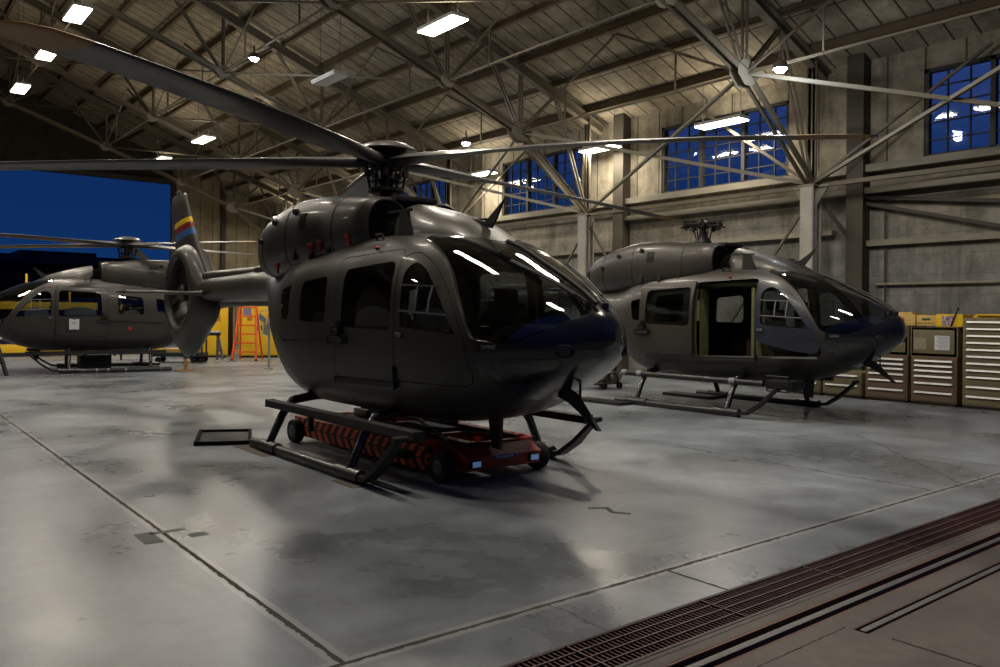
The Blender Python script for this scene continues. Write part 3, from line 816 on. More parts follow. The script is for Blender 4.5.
# door rails
RS = mat('rail_steel', (96, 92, 92), rough=.5, metal=.5, var=.25, scale=3)
RR = mat('rail_rust', (96, 68, 58), rough=.6, metal=.4, var=.3, scale=5)
r = empty('door_rail', (0, 0, 0)); tag(r, 'steel door track rail sunk in the floor just right of the drain grate', 'floor rail', 'hangar door rails')
mb = MB(); mb.box(.6, 14, 2.225, 2.265, -.12, .002, bev=.004); mb.build('rail_head', RS, r)
mb = MB(); mb.box(.6, 14, 2.17, 2.19, -.1, -.001); mb.box(.6, 14, 2.315, 2.335, -.1, -.001); mb.box(.6, 14, 2.17, 2.335, -.13, -.06); mb.build('rail_channel', RR, r)
r = empty('door_rail', (0, 0, 0)); tag(r, 'shorter steel door track rail nearest the lower right corner, ending in a square stop', 'floor rail', 'hangar door rails')
mb = MB(); mb.box(3.9, 14, 1.975, 2.01, -.12, .002, bev=.004); mb.build('rail_head', RS, r)
mb = MB(); mb.box(3.88, 14, 1.95, 1.96, -.1, -.001); mb.box(3.88, 14, 2.03, 2.04, -.1, -.001); mb.box(3.88, 14, 1.95, 2.04, -.13, -.06); mb.build('rail_channel', RR, r)

# walls
def wall_mat():
    m, nt, b = newmat('wall_concrete'); pos, s = geo_pos(nt); M = lambda *a: math_node(nt, *a)
    n1 = noise(nt, pos, .5, 6, .6, .5); n2 = noise(nt, pos, 3, 8, .7); Y, Z = s.outputs[1], s.outputs[2]
    lo = ramp(nt, n2, [(.3, s2l((96, 97, 94))), (.55, s2l((128, 128, 123))), (.75, s2l((150, 150, 144)))])
    hi = ramp(nt, n2, [(.3, s2l((108, 99, 82))), (.5, s2l((142, 133, 113))), (.75, s2l((166, 158, 138)))])
    t = nt.nodes.new('ShaderNodeMapRange'); nt.links.new(M('ADD', Z, M('MULTIPLY', M('SUBTRACT', n1, .5), 2.5)), t.inputs[0]); t.inputs[1].default_value = 2.5; t.inputs[2].default_value = 4.8
    c = mixc(nt, t.outputs[0], lo, hi)
    mp = nt.nodes.new('ShaderNodeMapping'); mp.inputs['Scale'].default_value = (3, 3, .35); nt.links.new(pos, mp.inputs[0])
    st = noise(nt, mp.outputs[0], 1.2, 6, .65); c = mixc(nt, .8, c, ramp(nt, st, [(.3, (.55, .53, .50)), (.5, (.95, .95, .94)), (.7, (1.1, 1.1, 1.1))]), 'MULTIPLY')
    zz = M('FRACT', M('MULTIPLY', Z, 1/.40)); yy = M('FRACT', M('MULTIPLY', Y, 1/2.2))
    ln = M('MAXIMUM', M('LESS_THAN', zz, .03), M('LESS_THAN', yy, .008)); low = M('LESS_THAN', Z, 4.5)
    c = mixc(nt, M('MULTIPLY', M('MULTIPLY', ln, low), .4), c, s2l((60, 58, 54)))
    # siding joints between the upper windows
    y2 = M('FRACT', M('MULTIPLY', M('ADD', Y, .25), 1/.75)); c = mixc(nt, M('MULTIPLY', M('MULTIPLY', M('LESS_THAN', y2, .06), M('GREATER_THAN', Z, 4.75)), .75), c, s2l((40, 36, 30)))
    nt.links.new(c, b.inputs['Base Color']); b.inputs['Roughness'].default_value = .9
    bp = nt.nodes.new('ShaderNodeBump'); bp.inputs['Strength'].default_value = .4; bp.inputs['Distance'].default_value = .02; nt.links.new(M('SUBTRACT', n2, M('MULTIPLY', ln, .5)), bp.inputs['Height']); nt.links.new(bp.outputs[0], b.inputs['Normal'])
    return m
WM = wall_mat()
WZ0, WZ1 = 4.70, 6.45
wins = [(3.6+6.65*k, 7.3+6.65*k) for k in range(0, 6)]
mb = MB(); mb.box(16.5, 16.8, 2.6, YB, -.2, WZ0); mb.box(16.5, 16.8, 2.6, YB, WZ1, 7.1)
prev = 2.6
for a, b in wins: mb.box(16.5, 16.8, prev, a, WZ0, WZ1); prev = b
mb.box(16.5, 16.8, prev, YB, WZ0, WZ1)
tag(mb.build('wall_right', WM, smooth=False), kind='structure')
# windows
FR_ = mat('window_steel', (44, 42, 40), rough=.7, var=.2)
wg, nt, b = newmat('dusk_window_glass')
for n in list(nt.nodes): nt.nodes.remove(n)
out = nt.nodes.new('ShaderNodeOutputMaterial'); ms = nt.nodes.new('ShaderNodeMixShader'); tr = nt.nodes.new('ShaderNodeBsdfTransparent'); gl = nt.nodes.new('ShaderNodeBsdfGlossy'); fr = nt.nodes.new('ShaderNodeFresnel')
pos, s = geo_pos(nt); nn = noise(nt, pos, .9, 3); tr.inputs[0].default_value = (.95, .95, .95, 1); gl.inputs['Roughness'].default_value = .03; gl.inputs[0].default_value = (.9, .9, .9, 1)
bpn = nt.nodes.new('ShaderNodeBump'); bpn.inputs['Strength'].default_value = .04; nt.links.new(nn, bpn.inputs['Height']); nt.links.new(bpn.outputs[0], gl.inputs['Normal'])
nt.nodes.remove(fr); lw = nt.nodes.new('ShaderNodeLayerWeight'); lw.inputs[0].default_value = .5
nt.links.new(math_node(nt, 'MULTIPLY_ADD', math_node(nt, 'POWER', lw.outputs['Facing'], 3.0), .55, .06), ms.inputs[0]); nt.links.new(tr.outputs[0], ms.inputs[1]); nt.links.new(gl.outputs[0], ms.inputs[2]); nt.links.new(ms.outputs[0], out.inputs[0])
for i, (a, b) in enumerate(wins):
    mb = MB()
    for (p, q, r_, t) in ((a, b, WZ0, WZ0+.07), (a, b, WZ1-.07, WZ1)): mb.box(16.52, 16.66, p, q, r_, t)
    for y in (a+.04, b-.04, (a*2+b)/3, (a+2*b)/3): mb.box(16.52, 16.66, y-.045, y+.045, WZ0, WZ1)
    for k in range(1, 9):
        if k % 3: mb.box(16.57, 16.62, a+(b-a)*k/9-.012, a+(b-a)*k/9+.012, WZ0, WZ1)
    for k in range(1, 5): mb.box(16.57, 16.62, a, b, WZ0+(WZ1-WZ0)*k/5-.012, WZ0+(WZ1-WZ0)*k/5+.012)
    w = tag(mb.build('window_%d' % (i+1), FR_, smooth=False), kind='structure')
    mb = MB(); mb.bm.faces.new([mb.bm.verts.new(q) for q in ((16.6, a, WZ0), (16.6, a, WZ1), (16.6, b, WZ1), (16.6, b, WZ0))]); mb.build('window_glass', wg, w, smooth=False)
# ledges, pilasters, pipes on the right wall
TR = mat('painted_steel_tan', (128, 122, 106), rough=.7, var=.25, scale=2, bump=.2)
TRD = mat('painted_steel_dark', (62, 58, 52), rough=.75, var=.3, scale=2)
TRG = mat('painted_steel_grey', (128, 122, 106), rough=.6, var=.2, scale=2, bump=.2)
mb = MB(); mb.box(16.36, 16.5, 2.6, 8.8, 3.02, 3.14); mb.box(16.3, 16.5, 2.6, YB, 4.55, 4.70); tag(mb.build('trim_1', TR, smooth=False), kind='structure')
mb = MB()
for k in range(6):
    y = 8.55+6.65*k; mb.box(16.2, 16.5, y-.18, y+.18, 0, 7.0)
tag(mb.build('trim_2', mat('pilaster_steel', (66, 60, 48), rough=.75, var=.3, scale=2), smooth=False), kind='structure')
mb = MB(); mb.box(16.28, 16.5, 2.6, 15.2, 4.10, 4.22); mb.box(16.3, 16.5, 9.1, YB, 3.3, 3.4); tag(mb.build('trim_3', TR, smooth=False), kind='structure')
p = MB().tube([(16.43, 2.7, 2.23), (16.43, 8.2, 2.23)], .03, 10).build('wall_pipe', TR); tag(p, 'thin horizontal pipe on the concrete wall above the tool cabinets', 'pipe')
p = MB().tube([(16.43, 8.0, 2.23), (16.43, 8.0, .0)], .02, 8).tube([(16.43, 8.02, 4.2), (16.43, 8.0, 2.2)], .02, 8).build('electrical_conduit', TRD); tag(p, 'vertical dark conduit running down the wall beside the dark pilaster', 'conduit')
p = MB().tube([(16.2, 2.7, 4.40), (16.2, 8.6, 4.36), (16.2, 20, 4.36)], .025, 8).build('electrical_conduit', TR); tag(p, 'long pale conduit running under the high window sills', 'conduit')
mb = MB(); mb.bar((16.35, 8.55, 4.05), (16.35, 3.0, 3.35), .05, .07); mb.bar((16.35, 8.55, 3.95), (16.35, 3.0, 2.5), .05, .07); mb.bar((16.35, 8.5, 2.9), (15.9, 9.2, 4.1), .08, .08)
p = mb.build('wall_brace', TRD, smooth=False); tag(p, 'pair of dark diagonal steel braces fanning across the concrete wall', 'brace')

# end wall with the open doorway
def siding(name, c1, c2, per, axis):
    m, nt, b = newmat(name); pos, s = geo_pos(nt); M = lambda *a: math_node(nt, *a)
    n2 = noise(nt, pos, 1.5, 7, .65)
    c = ramp(nt, n2, [(.3, s2l(c1)), (.7, s2l(c2))]); f = M('FRACT', M('MULTIPLY', s.outputs[axis], 1/per))
    c = mixc(nt, M('MULTIPLY', M('LESS_THAN', f, .06), .7), c, s2l((30, 27, 22)))
    nt.links.new(c, b.inputs['Base Color']); b.inputs['Roughness'].default_value = .85
    return m
SD = siding('end_wall_siding', (120, 108, 82), (160, 148, 118), .6, 0)
SDD = SDD_EARLY = siding('end_wall_dark_siding', (48, 44, 36), (70, 64, 52), .5, 0)
mb = MB()
mb.prism([(11.9, 0), (16.5, 0), (16.5, 6.9), (11.9, roofz(11.9))], 'y', YB, YB+.3)
tag(mb.build('wall_back', SD, smooth=False), kind='structure')
mb = MB(); mb.box(-14, 2.0, YB-.02, YB+.2, -.2, 7.6); tag(mb.build('door_blocker', SDD_EARLY, smooth=False), kind='structure')  # unseen closed leaf, added to block blue doorway reflections
mb = MB(); mb.box(X0, -14, YB, YB+.3, -.2, 7.6); tag(mb.build('wall_back_left', SD, smooth=False), kind='structure')
mb = MB(); mb.prism([(11.9, 7.6), (11.9, roofz(11.9)), (-3.9, roofz(-3.9)), (X0, 6.9), (X0, 6.0), (-14, 7.6)], 'y', YB, YB+.3)
tag(mb.build('wall_back_upper', SDD, smooth=False), kind='structure')
mb = MB(); mb.box(11.8, 12.0, YB-.25, YB, 0, 9); mb.box(-14, 12, YB-.3, YB, 7.55, 7.75); mb.box(14.2, 14.4, YB-.2, YB, 0, 7.9)
mb.box(12, 16.5, YB-.15, YB, 3.0, 3.12)
tag(mb.build('trim_4', TRD, smooth=False), kind='structure')
mb = MB(); mb.box(X0-.3, X0, YF, YB+.3, -.2, 7); tag(mb.build('wall_left', SD, smooth=False), kind='structure')
mb = MB(); mb.prism([(16.5, 7.7), (16.5, 6.9), (16.5, 7.0), (-3.9, roofz(-3.9)), (X0, 6.9), (X0, 7.0), (-18, 7.7)], 'y', YF-.3, YF)
mb2 = MB(); mb2.prism([(13, 7.75), (13, roofz(13)), (-3.9, roofz(-3.9)), (-20.8, roofz(-20.8)), (-20.8, 7.75)], 'y', YF-.3, YF); mb.bm.free()
tag(mb2.build('wall_front', SDD, smooth=False), kind='structure')

# roof deck
m, nt, b = newmat('roof_deck'); pos, s = geo_pos(nt); M = lambda *a: math_node(nt, *a)
n1 = noise(nt, pos, .6, 5, .6, .5); n2 = noise(nt, pos, 4, 7, .7)
c = ramp(nt, n2, [(.3, s2l((128, 118, 98))), (.55, s2l((158, 147, 124))), (.8, s2l((182, 172, 150)))])
mp = nt.nodes.new('ShaderNodeMapping'); mp.inputs['Scale'].default_value = (.25, 1.3, 1); nt.links.new(pos, mp.inputs[0])
c = mixc(nt, .9, c, ramp(nt, noise(nt, mp.outputs[0], 1.0, 5, .6), [(.3, (.55, .52, .48)), (.6, (1.05, 1.05, 1.05))]), 'MULTIPLY')
f = M('FRACT', M('MULTIPLY', s.outputs[1], 1/.48)); g = M('LESS_THAN', f, .09)
g2 = M('LESS_THAN', M('FRACT', M('MULTIPLY', s.outputs[0], 1/2.45)), .012)
c = mixc(nt, M('MULTIPLY', M('MAXIMUM', g, g2), .85), c, s2l((28, 22, 15)))
nt.links.new(c, b.inputs['Base Color']); b.inputs['Roughness'].default_value = .95
RD = m
mb = MB(); mb.prism([(17, 6.71), (16.5, 6.9), (-3.9, roofz(-3.9)), (X0, 6.9), (X0, 7.2), (-3.9, roofz(-3.9)+.3), (17, 7.0)], 'y', YF-.3, YB+.5)
ceil = tag(mb.build('ceiling', RD, smooth=False), kind='structure')
WOOD = mat('roof_beam', (92, 78, 56), rough=.85, var=.3, scale=1.2)
xs = [15.6-1.16*k for k in range(17)]+[-5.2-2.3*k for k in range(8)]
for k, x in enumerate(xs):
    h = .20 if k % 2 == 0 else .13
    mb = MB(); z = roofz(x)-h/2-.01
    mb.ibeam((x, YF, z), (x, YB, z), .10, h, .02); mb.build('roof_purlin', WOOD, ceil, smooth=False)

# roof trusses
BC = [(15.7, 4.3), (13.3, 6.17), (11.0, 7.06), (8.0, 8.18), (4.6, 9.4), (.6, 10.9), (-3.9, 12.5)]
ST = mat('truss_steel', (102, 93, 76), rough=.65, var=.25, scale=1.5, bump=.15)
ord_ = ['nearest', 'second nearest', 'third', 'fourth', 'fifth', 'farthest']
def tp(x, y, d=.22): return Vector((x, y, roofz(x)-d))
ys = [2.75, 9.23, 15.9, 22.5, 29.2, 35.8]
wherel = ['over the front door line beside the camera', 'rising from the column behind the right-hand helicopter', 'rising from the column between the two near helicopters', 'behind the rotor of the foreground helicopter', 'far down the hangar above the blue doorway', 'farthest from the camera near the end wall']
for i, y in enumerate(ys):
    t = empty('roof_truss', (0, 0, 0)); tag(t, 'sloping riveted steel roof truss ' + wherel[i], 'roof truss', 'steel roof trusses')
    B = [Vector((x, y, z)) for x, z in BC]
    full = B+[Vector((-3.9*2-x, y, z)) for x, z in BC[-2::-1]]
    mb = MB()
    for a, b in zip(full, full[1:]):
        for dy in (-.08, .08):
            o = Vector((0, dy, 0)); mb.bar(a+o, b+o, .015, .12); mb.bar(a+o*1.2+Vector((0, 0, .06)), b+o*1.2+Vector((0, 0, .06)), .06, .012)
    mb.build('bottom_chord', ST, t, smooth=False)
    mb = MB(); mb.ibeam(tp(16.3, y, .3), tp(-3.9, y, .3), .18, .24, .025); mb.ibeam(tp(-3.9, y, .3), tp(-24, y, .3), .18, .24, .025); mb.build('top_chord', ST, t, smooth=False)
    for j, p in enumerate(B):
        if j == 0: targets = [(15.7,), (14.5,)]
        else: targets = [(p.x,), ((p.x+B[j-1].x)/2 if j > 1 else 14.5,)]+([((p.x+B[j+1].x)/2,)] if j+1 < len(B) else [])
        for (x,) in targets:
            q = tp(x, y, .35); mb = MB()
            for dy in (-.05, .05): mb.angle_bar(p+Vector((0, dy, 0)), q+Vector((0, dy, 0)), .05)
            mb.build('web_member', ST, t, smooth=False)
            if x != p.x and j+1 < len(B) and x > p.x-.01 and j > 0: pass
        mb = MB(); g = .27 if j == 1 else .18
        if j:
            oct_ = [(p.x+g*1.25*math.cos(rad(a)), p.z+.03+g*math.sin(rad(a))) for a in (15, 60, 120, 165, 195, 250, 290, 345)]
            for dy in (-.10, .09): mb.prism(oct_, 'y', y+dy, y+dy+.010)
            for a in range(0, 360, 30):
                for rr_ in (.8, .45):
                    for dy in (-.105, .10): mb.lathe([(.014, 0), (.014, .012), (0, .016)], (p.x+g*rr_*1.15*math.cos(rad(a)), y+dy, p.z+.03+g*rr_*math.sin(rad(a))), 'y', 6)
            mb.build('gusset_plate', TRG, t, smooth=False)
        else: mb.bm.free()
    for j in range(3, 6):   # left half, lighter detail
        p = Vector((-7.8-B[j].x, y, B[j].z)); mb = MB(); mb.angle_bar(p, tp(p.x, y, .35), .09); mb.angle_bar(p, tp(p.x+1.8, y, .35), .07); mb.build('web_member', ST, t, smooth=False)
# columns
for i, y in enumerate(ys[1:], 1):
    t = empty('steel_column', (15.7, y, 0)); tag(t, 'riveted built-up steel column ' + ['', 'standing behind the right-hand helicopter', 'seen between the near helicopters', 'hidden behind the foreground helicopter', 'far back against the tan wall', 'farthest back beside the end wall'][i], 'column', 'steel columns')
    mb = MB(); mb.box(-.02, .02, -.14, .14, 0, 4.3)
    for dx in (-.17, .17): mb.box(dx-.01, dx+.01, -.14, .14, 0, 4.3)
    for dx in (-.16, .13):
        for dy in (-.15, .13): mb.box(dx, dx+.03, dy, dy+.02, 0, 4.3)
    mb.box(-.17, .17, -.02, .02, 0, 4.3)
    mb.build('column_shaft', mat('column_paint', (168, 164, 152), rough=.6, var=.2, scale=3, bump=.2), t, smooth=False)
    if i < 4:
        mb = MB()
        for k in range(34):
            for dy in (-.11, .11): mb.lathe([(.014, -.19), (.014, -.178)], (0, dy, .15+k*.12), 'x', 6)
            for dx in (-.145, .145): mb.lathe([(.014, -.165), (.014, -.148)], (dx, 0, .15+k*.12), 'y', 6)
        mb.build('rivets', MATS['column_paint'], t, smooth=False)
    mb = MB(); mb.box(-.24, .24, -.22, .22, 0, .03, bev=.005); mb.build('base_plate', TRD, t, smooth=False)
    mb = MB()
    for sy in (-1, 1): mb.prism([(sy*.13, 4.3), (sy*.42, 4.3), (sy*.13, 3.85)], 'x', -.015, .015)
    mb.box(-.20, .20, -.18, .18, 4.27, 4.31); mb.build('column_cap', TRG, t, smooth=False)
    mb = MB()
    for dy in (-.07, .07): mb.angle_bar((0, dy, 4.3), (0, dy, roofz(15.7)-.3), .09)
    mb.build('upper_post', ST, t, smooth=False)
# longitudinal bracing, one thing for each bay
bay = ['over the nearest bay at upper right', 'in the bay above the right-hand helicopter', 'in the bay above the foreground helicopter', 'in the fourth bay behind the rotor head', 'in the last bay before the end wall']
for i in range(5):
    ya, yb = ys[i], ys[i+1]; ym = (ya+yb)/2
    t = empty('roof_bracing', (0, 0, 0)); tag(t, 'crossed steel roof bracing ' + bay[i], 'bracing', 'longitudinal roof bracing')
    def br(a, b, w=.09, m=ST):
        w *= .62
        mb = MB(); mb.angle_bar(a, b, w); mb.build('brace', m, t, smooth=False)
    # column-head strut and X brace from column heads to knee nodes
    br((15.7, ya, 4.25), (15.7, yb, 4.25), .14); 
    br((15.7, ya, 4.3), (13.3, yb, 6.17), .12, TRG); br((15.7, yb, 4.3), (13.3, ya, 6.17), .12, TRG)
    br((15.75, yb, 4.1), (15.75, yb-2.2, 1.0), .09) if i > 0 else None
    br((15.8, ya, 4.1), (15.8, ya+2.6, .6), .09) if i > 0 else None
    for j in (1, 2, 3, 4, 5, 6):
        x, z = BC[j]; a = Vector((x, ya, z)); b = Vector((x, yb, z)); m_ = Vector((x, ym, roofz(x)-.3))
        br(a, b, .07); br(a, m_, .08); br(b, m_, .08)
        if j in (2, 3, 4):
            x2, z2 = BC[j+1] if j < 6 else BC[j-1]
            br(a, (x2, yb, z2), .07)
        for q in (.25, .75):
            yy = ya+(yb-ya)*q; br((x, yy, z), (x, yy, (z+roofz(x)-.3)/2 if True else z), .06)
    # wall-side mid girt and braces
    br((15.7, ya, 4.3), (16.3, ym, 6.6), .09) if i else None
    br((15.7, yb, 4.3), (16.3, ym, 6.6), .09)
# ------------------------------------------------------------------ lights
EM = bpy.data.materials.new('lamp_diffuser'); EM.use_nodes = True; nt = EM.node_tree
b = nt.nodes['Principled BSDF']; b.inputs['Base Color'].default_value = (.9, .9, .9, 1); b.inputs['Emission Color'].default_value = (1, .93, .78, 1)
pos, s = geo_pos(nt); nn = noise(nt, pos, 2, 2); mr = nt.nodes.new('ShaderNodeMapRange'); mr.inputs[3].default_value = 9; mr.inputs[4].default_value = 11; nt.links.new(nn, mr.inputs[0]); nt.links.new(mr.outputs[0], b.inputs['Emission Strength'])
OFFM = mat('unlit_diffuser', (205, 205, 200), rough=.5)
HOUS = mat('fixture_housing', (190, 190, 185), rough=.5)
WARM = (1, .90, .75)
def lamp(x, y, z, label, on=True, power=170, L=1.25, W=.42, ry=0):
    t = empty('ceiling_light', (x, y, z)); t.rotation_euler = (0, ry, 0); tag(t, label, 'ceiling light', 'hanging hangar lights')
    MB().box(-W/2, W/2, -L/2, L/2, .02, .09, bev=.015).build('housing', HOUS, t)
    MB().box(-W/2+.015, W/2-.015, -L/2+.015, L/2-.015, -.01, .025, bev=.008).build('diffuser', EM if on else OFFM, t)
    rz = roofz(x)-z-.02
    for yy in (-L/2+.1, L/2-.1): MB().tube([(0, yy, .08), (0, yy, rz)], .006, 5).build('suspension_wire', TRD, t)
    if on:
        l = bpy.data.lights.new('roof_fill', 'AREA'); l.shape = 'RECTANGLE'; l.size = W; l.size_y = L; l.energy = .01 if y < 5 else power*(.25 if x > 12 else .14 if x > 5 else .08); l.color = WARM  # upward fill added on top of each fixture to brighten the roof
        o = bpy.data.objects.new('roof_fill', l); C.objects.link(o); o.parent = t; o.location = (0, 0, .12); o.rotation_euler = (PI, 0, 0)
        l = bpy.data.lights.new('lamp', 'AREA'); l.shape = 'RECTANGLE'; l.size = W; l.size_y = L; l.energy = power; l.color = WARM
        o = bpy.data.objects.new('lamp', l); C.objects.link(o); o.parent = t; o.location = (0, 0, -.03)
r1 = [(11.5, 'above the wide window behind the right-hand helicopter'), (15.4, 'at the far edge of the middle wall, above the long rotor blade'), (20.7, 'just right of the rotor head, low along the wall'), (28.3, 'along the side wall behind the rotor head'), (36, 'far off beside the foreground engine cowling')]
for y, w in r1: lamp(15.7, y, 6.0, 'lit hangar light ' + w, power=100)
r2 = [(13.45, True, 'lit rectangular hangar light, large, at top centre of the roof'), (18.35, False, 'unlit white rectangular hangar light left of the top centre lamp'), (27.6, True, 'lit rectangular hangar light between the two long blades, right of the pair'), (32.3, True, 'lit rectangular hangar light between the two long blades, left one of the pair'), (8.6, True, 'lit rectangular hangar light above the nose of the foreground helicopter'), (23.0, True, 'lit rectangular hangar light mostly hidden by the diagonal rotor blade')]
for y, on, w in r2: lamp(9.2, y, 7.3, w, on)
r3 = [(21.2, 'lit rectangular hangar light in the top left corner, highest of its row'), (25.0, 'lit rectangular hangar light at far left, middle of its row of three'), (29.5, 'lit rectangular hangar light at far left, lowest of its row of three'), (16.9, 'lit rectangular hangar light over the tail of the foreground helicopter'), (12.5, 'lit rectangular hangar light over the port side of the foreground helicopter'), (7.6, 'lit rectangular hangar light directly over the foreground helicopter')]
for y, w in r3: lamp(4.1, y, 8.5, w, power=105 if 10 < y < 18 else 170)
lamp(4.1, 3.7, 8.5, 'added rectangular fill light nearest the front door line, over the long floor joint', power=140)  # out-of-frame lamp added to soften the helicopter's shadow on the front floor
lamp(9.2, 4.2, 7.3, 'added rectangular fill light nearest the front door line, over the drain grate', power=120)  # second unseen lamp added as fill for the front floor
for x, y in ((-1.5, 16), (-1.5, 23), (-8, 20)): lamp(x, y, 9.8 if x > -4 else 8.4, 'lit rectangular hangar light over the left part of the hangar at %s' % {(-1.5, 9): 'the front', (-1.5, 16): 'mid depth', (-1.5, 23): 'the back', (-8, 12): 'the far left front', (-8, 20): 'the far left back'}[(x, y)], power=150)
# small bright flood lamps
EM2 = mat('flood_lens', (255, 255, 255), emis=(215, 230, 255), estr=40)
def flood(x, y, z, label, p):
    t = empty('flood_light', (x, y, z)); tag(t, label, 'flood light', 'small bright flood lights')
    mb = MB(); mb.lathe([(.05, .12), (.10, .10), (.14, 0), (.13, -.03)], n=20); mb.tube([(0, 0, .1), (0, 0, .3)], .02, 8); mb.build('lamp_housing', TRD, t)
    MB().lathe([(.0, -.10), (.07, -.09), (.12, -.03), (.0, -.02)], n=20).build('lamp_lens', EM2, t)
    l = bpy.data.lights.new('bulb', 'POINT'); l.energy = p; l.color = (.82, .90, 1); l.shadow_soft_size = .09
    o = bpy.data.objects.new('bulb', l); C.objects.link(o); o.parent = t; o.location = (0, 0, -.18)
flood(12.9, 8.2, 6.0, 'small glaring white flood light beside the big gusset plate at upper right', 70)
flood(12.55, 17.2, 6.05, 'small glaring white flood light just right of the rotor cap', 50)
flood(7.8, 19.7, 7.9, 'small glaring bluish flood light at upper left on a thin strut', 50)

# ------------------------------------------------------------------ equipment
ORANGE = mat('tow_orange', (176, 54, 30), rough=.5, var=.2, scale=5)
CHEV = None
def tug():
    t = empty('tow_platform', (4.83, 7.53, 0)); tag(t, 'low red-orange wheeled tow platform with black chevrons under the foreground helicopter', 'tow platform')
    # chevron side material
    m, nt, b = newmat('chevron_paint'); tcn = nt.nodes.new('ShaderNodeTexCoord'); s = nt.nodes.new('ShaderNodeSeparateXYZ'); nt.links.new(tcn.outputs['Object'], s.inputs[0]); M = lambda *a: math_node(nt, *a)
    zc = M('ABSOLUTE', M('SUBTRACT', s.outputs[2], .19)); u = M('ADD', M('MULTIPLY', s.outputs[1], 1/.16), M('MULTIPLY', zc, 5.5))
    n_ = noise(nt, tcn.outputs['Object'], 9, 4); k = M('GREATER_THAN', M('FRACT', u), .5); k = M('MAXIMUM', k, M('LESS_THAN', zc, .008))
    nt.links.new(mixc(nt, k, mixc(nt, n_, s2l((220, 70, 34)), s2l((240, 110, 60))), s2l((22, 18, 18))), b.inputs['Base Color']); b.inputs['Roughness'].default_value = .55
    mb = MB(); mb.box(-.66, -.60, -1.25, 1.62, .08, .30, bev=.01); mb.build('side_panel', m, t)
    mb = MB(); mb.box(.60, .66, -1.25, 1.62, .08, .30, bev=.01); mb.build('side_panel', m, t)
    mb = MB(); mb.box(-.6, .6, -1.30, -1.22, .12, .30, bev=.01); mb.box(-.6, .6, 1.5, 1.62, .1, .3, bev=.01); mb.box(-.6, .6, -.5, -.42, .14, .28, bev=.01); mb.box(-.6, .6, .5, .58, .14, .28)
    mb.box(-.05, .05, -1.25, 1.6, .14, .26); mb.box(-.48, -.40, -1.25, 1.6, .24, .33); mb.box(.4, .48, -1.25, 1.6, .24, .33)
    mb.build('frame', ORANGE, t)
    mb = MB(); mb.prism([(-1.58, .10), (-1.30, .10), (-1.28, .26), (-1.44, .30), (-1.60, .22)], 'x', -.46, .44); bp_ = mb.build('front_bumper', ORANGE, t)
    for x in (-.36, .34):
        mb = MB(); mb.box(x-.06, x+.06, -1.62, -1.585, .13, .2, bev=.01); hl = mb.build('headlight', BLACK, bp_)
        MB().box(x-.045, x+.045, -1.628, -1.62, .14, .19).build('lens', mat('lens_blue', (150, 175, 215), rough=.2, emis=(120, 150, 200), estr=.25), hl)
    mb = MB(); mb.box(-.14, .12, -1.604, -1.598, .185, .225); lb = mb.build('maker_plate', mat('plate_blue', (70, 80, 130), rough=.4), bp_)
    mb = MB()
    for k in range(6): mb.box(-.11+.035*k, -.09+.035*k, -1.607, -1.603, .195, .215)
    mb.build('plate_lettering', WHITE, lb)
    mb = MB(); mb.box(-.5, .0, -.35, 1.3, .16, .31, bev=.02); mb.box(.1, .45, -.3, .4, .16, .30, bev=.02); mb.build('battery_box', BLACK, t)
    mb = MB()
    mb.tube([(-.4, -1.2, .35), (-.1, -.4, .36), (.2, .2, .34), (.1, 1.0, .35)], .02, 8); mb.tube([(.3, -1.1, .34), (-.2, -.6, .37), (-.4, .4, .36)], .015, 8)
    mb.box(-.1, .25, .9, 1.2, .3, .4, bev=.02); mb.build('hoses', STEEL, t)
    for x, y in ((-.53, -1.42), (.55, -1.42), (-.62, 1.50), (.62, 1.5)):
        mb = MB(); mb.lathe([(.06, -.05), (.125, -.055), (.135, -.04), (.135, .04), (.125, .055), (.06, .05)], (x-(.0 if x > 0 else .08), y, .135), 'x', 28, cap=True); w = mb.build('wheel', RUBBER, t)
        sx_ = -1 if x < 0 else 1
        mb = MB(); mb.lathe([(.0, -.062), (.03, -.062), (.065, -.056), (.075, -.05), (.075, .05), (.065, .056), (.03, .062), (0, .062)], (x-(.0 if x > 0 else .08), y, .135), 'x', 20)
        for k in range(6): mb.lathe([(.008, -.068), (.008, .068)], (x-(.0 if x > 0 else .08), y+.045*math.cos(k*PI/3), .135+.045*math.sin(k*PI/3)), 'x', 6)
        mb.build('wheel_rim', mat('rim_grey', (110, 108, 106), rough=.5, metal=.4), w)
    mb = MB(); mb.bar((-.66, -.9, .2), (-.86, -.95, .22), .05, .04); mb.box(-.78, -.68, -1.02, -.86, .17, .25, bev=.01); mb.build('side_latch', BLACK, t)
    return t
tug()
# mat / drip tray on the floor
def quad_h(p, q, r, h=0): pass
pts = [(3.08, 9.41), (3.46, 10.37), (4.0, 10.11), (3.62, 9.16)]
mb = MB(); mb.prism(pts, 'z', .0, .012); t = mb.build('drip_tray', mat('tray_dark', (40, 40, 42), rough=.7)); tag(t, 'flat dark rubber drip tray lying on the floor left of the skid', 'tray')
mb = MB()
for a, b in zip(pts, pts[1:]+pts[:1]): mb.bar((*a, .025), (*b, .025), .03, .03, bev=.005)
mb.build('rim', mat('tray_rim', (15, 15, 16), rough=.9, spec=.2), t)
# thin mats under the foreground skid
mb = MB(); mb.box(3.42, 3.66, 8.3, 9.15, .0, .005); p = mb.build('floor_mat', mat('mat_brown', (84, 76, 68), rough=.8)); tag(p, 'thin brown board under the rear end of the near skid', 'floor mat', 'thin boards under the skids')
mb = MB(); mb.box(3.44, 3.72, 6.35, 6.75, .0, .005); p = mb.build('floor_mat', MATS['mat_brown']); tag(p, 'thin brown board under the front end of the near skid', 'floor mat', 'thin boards under the skids')
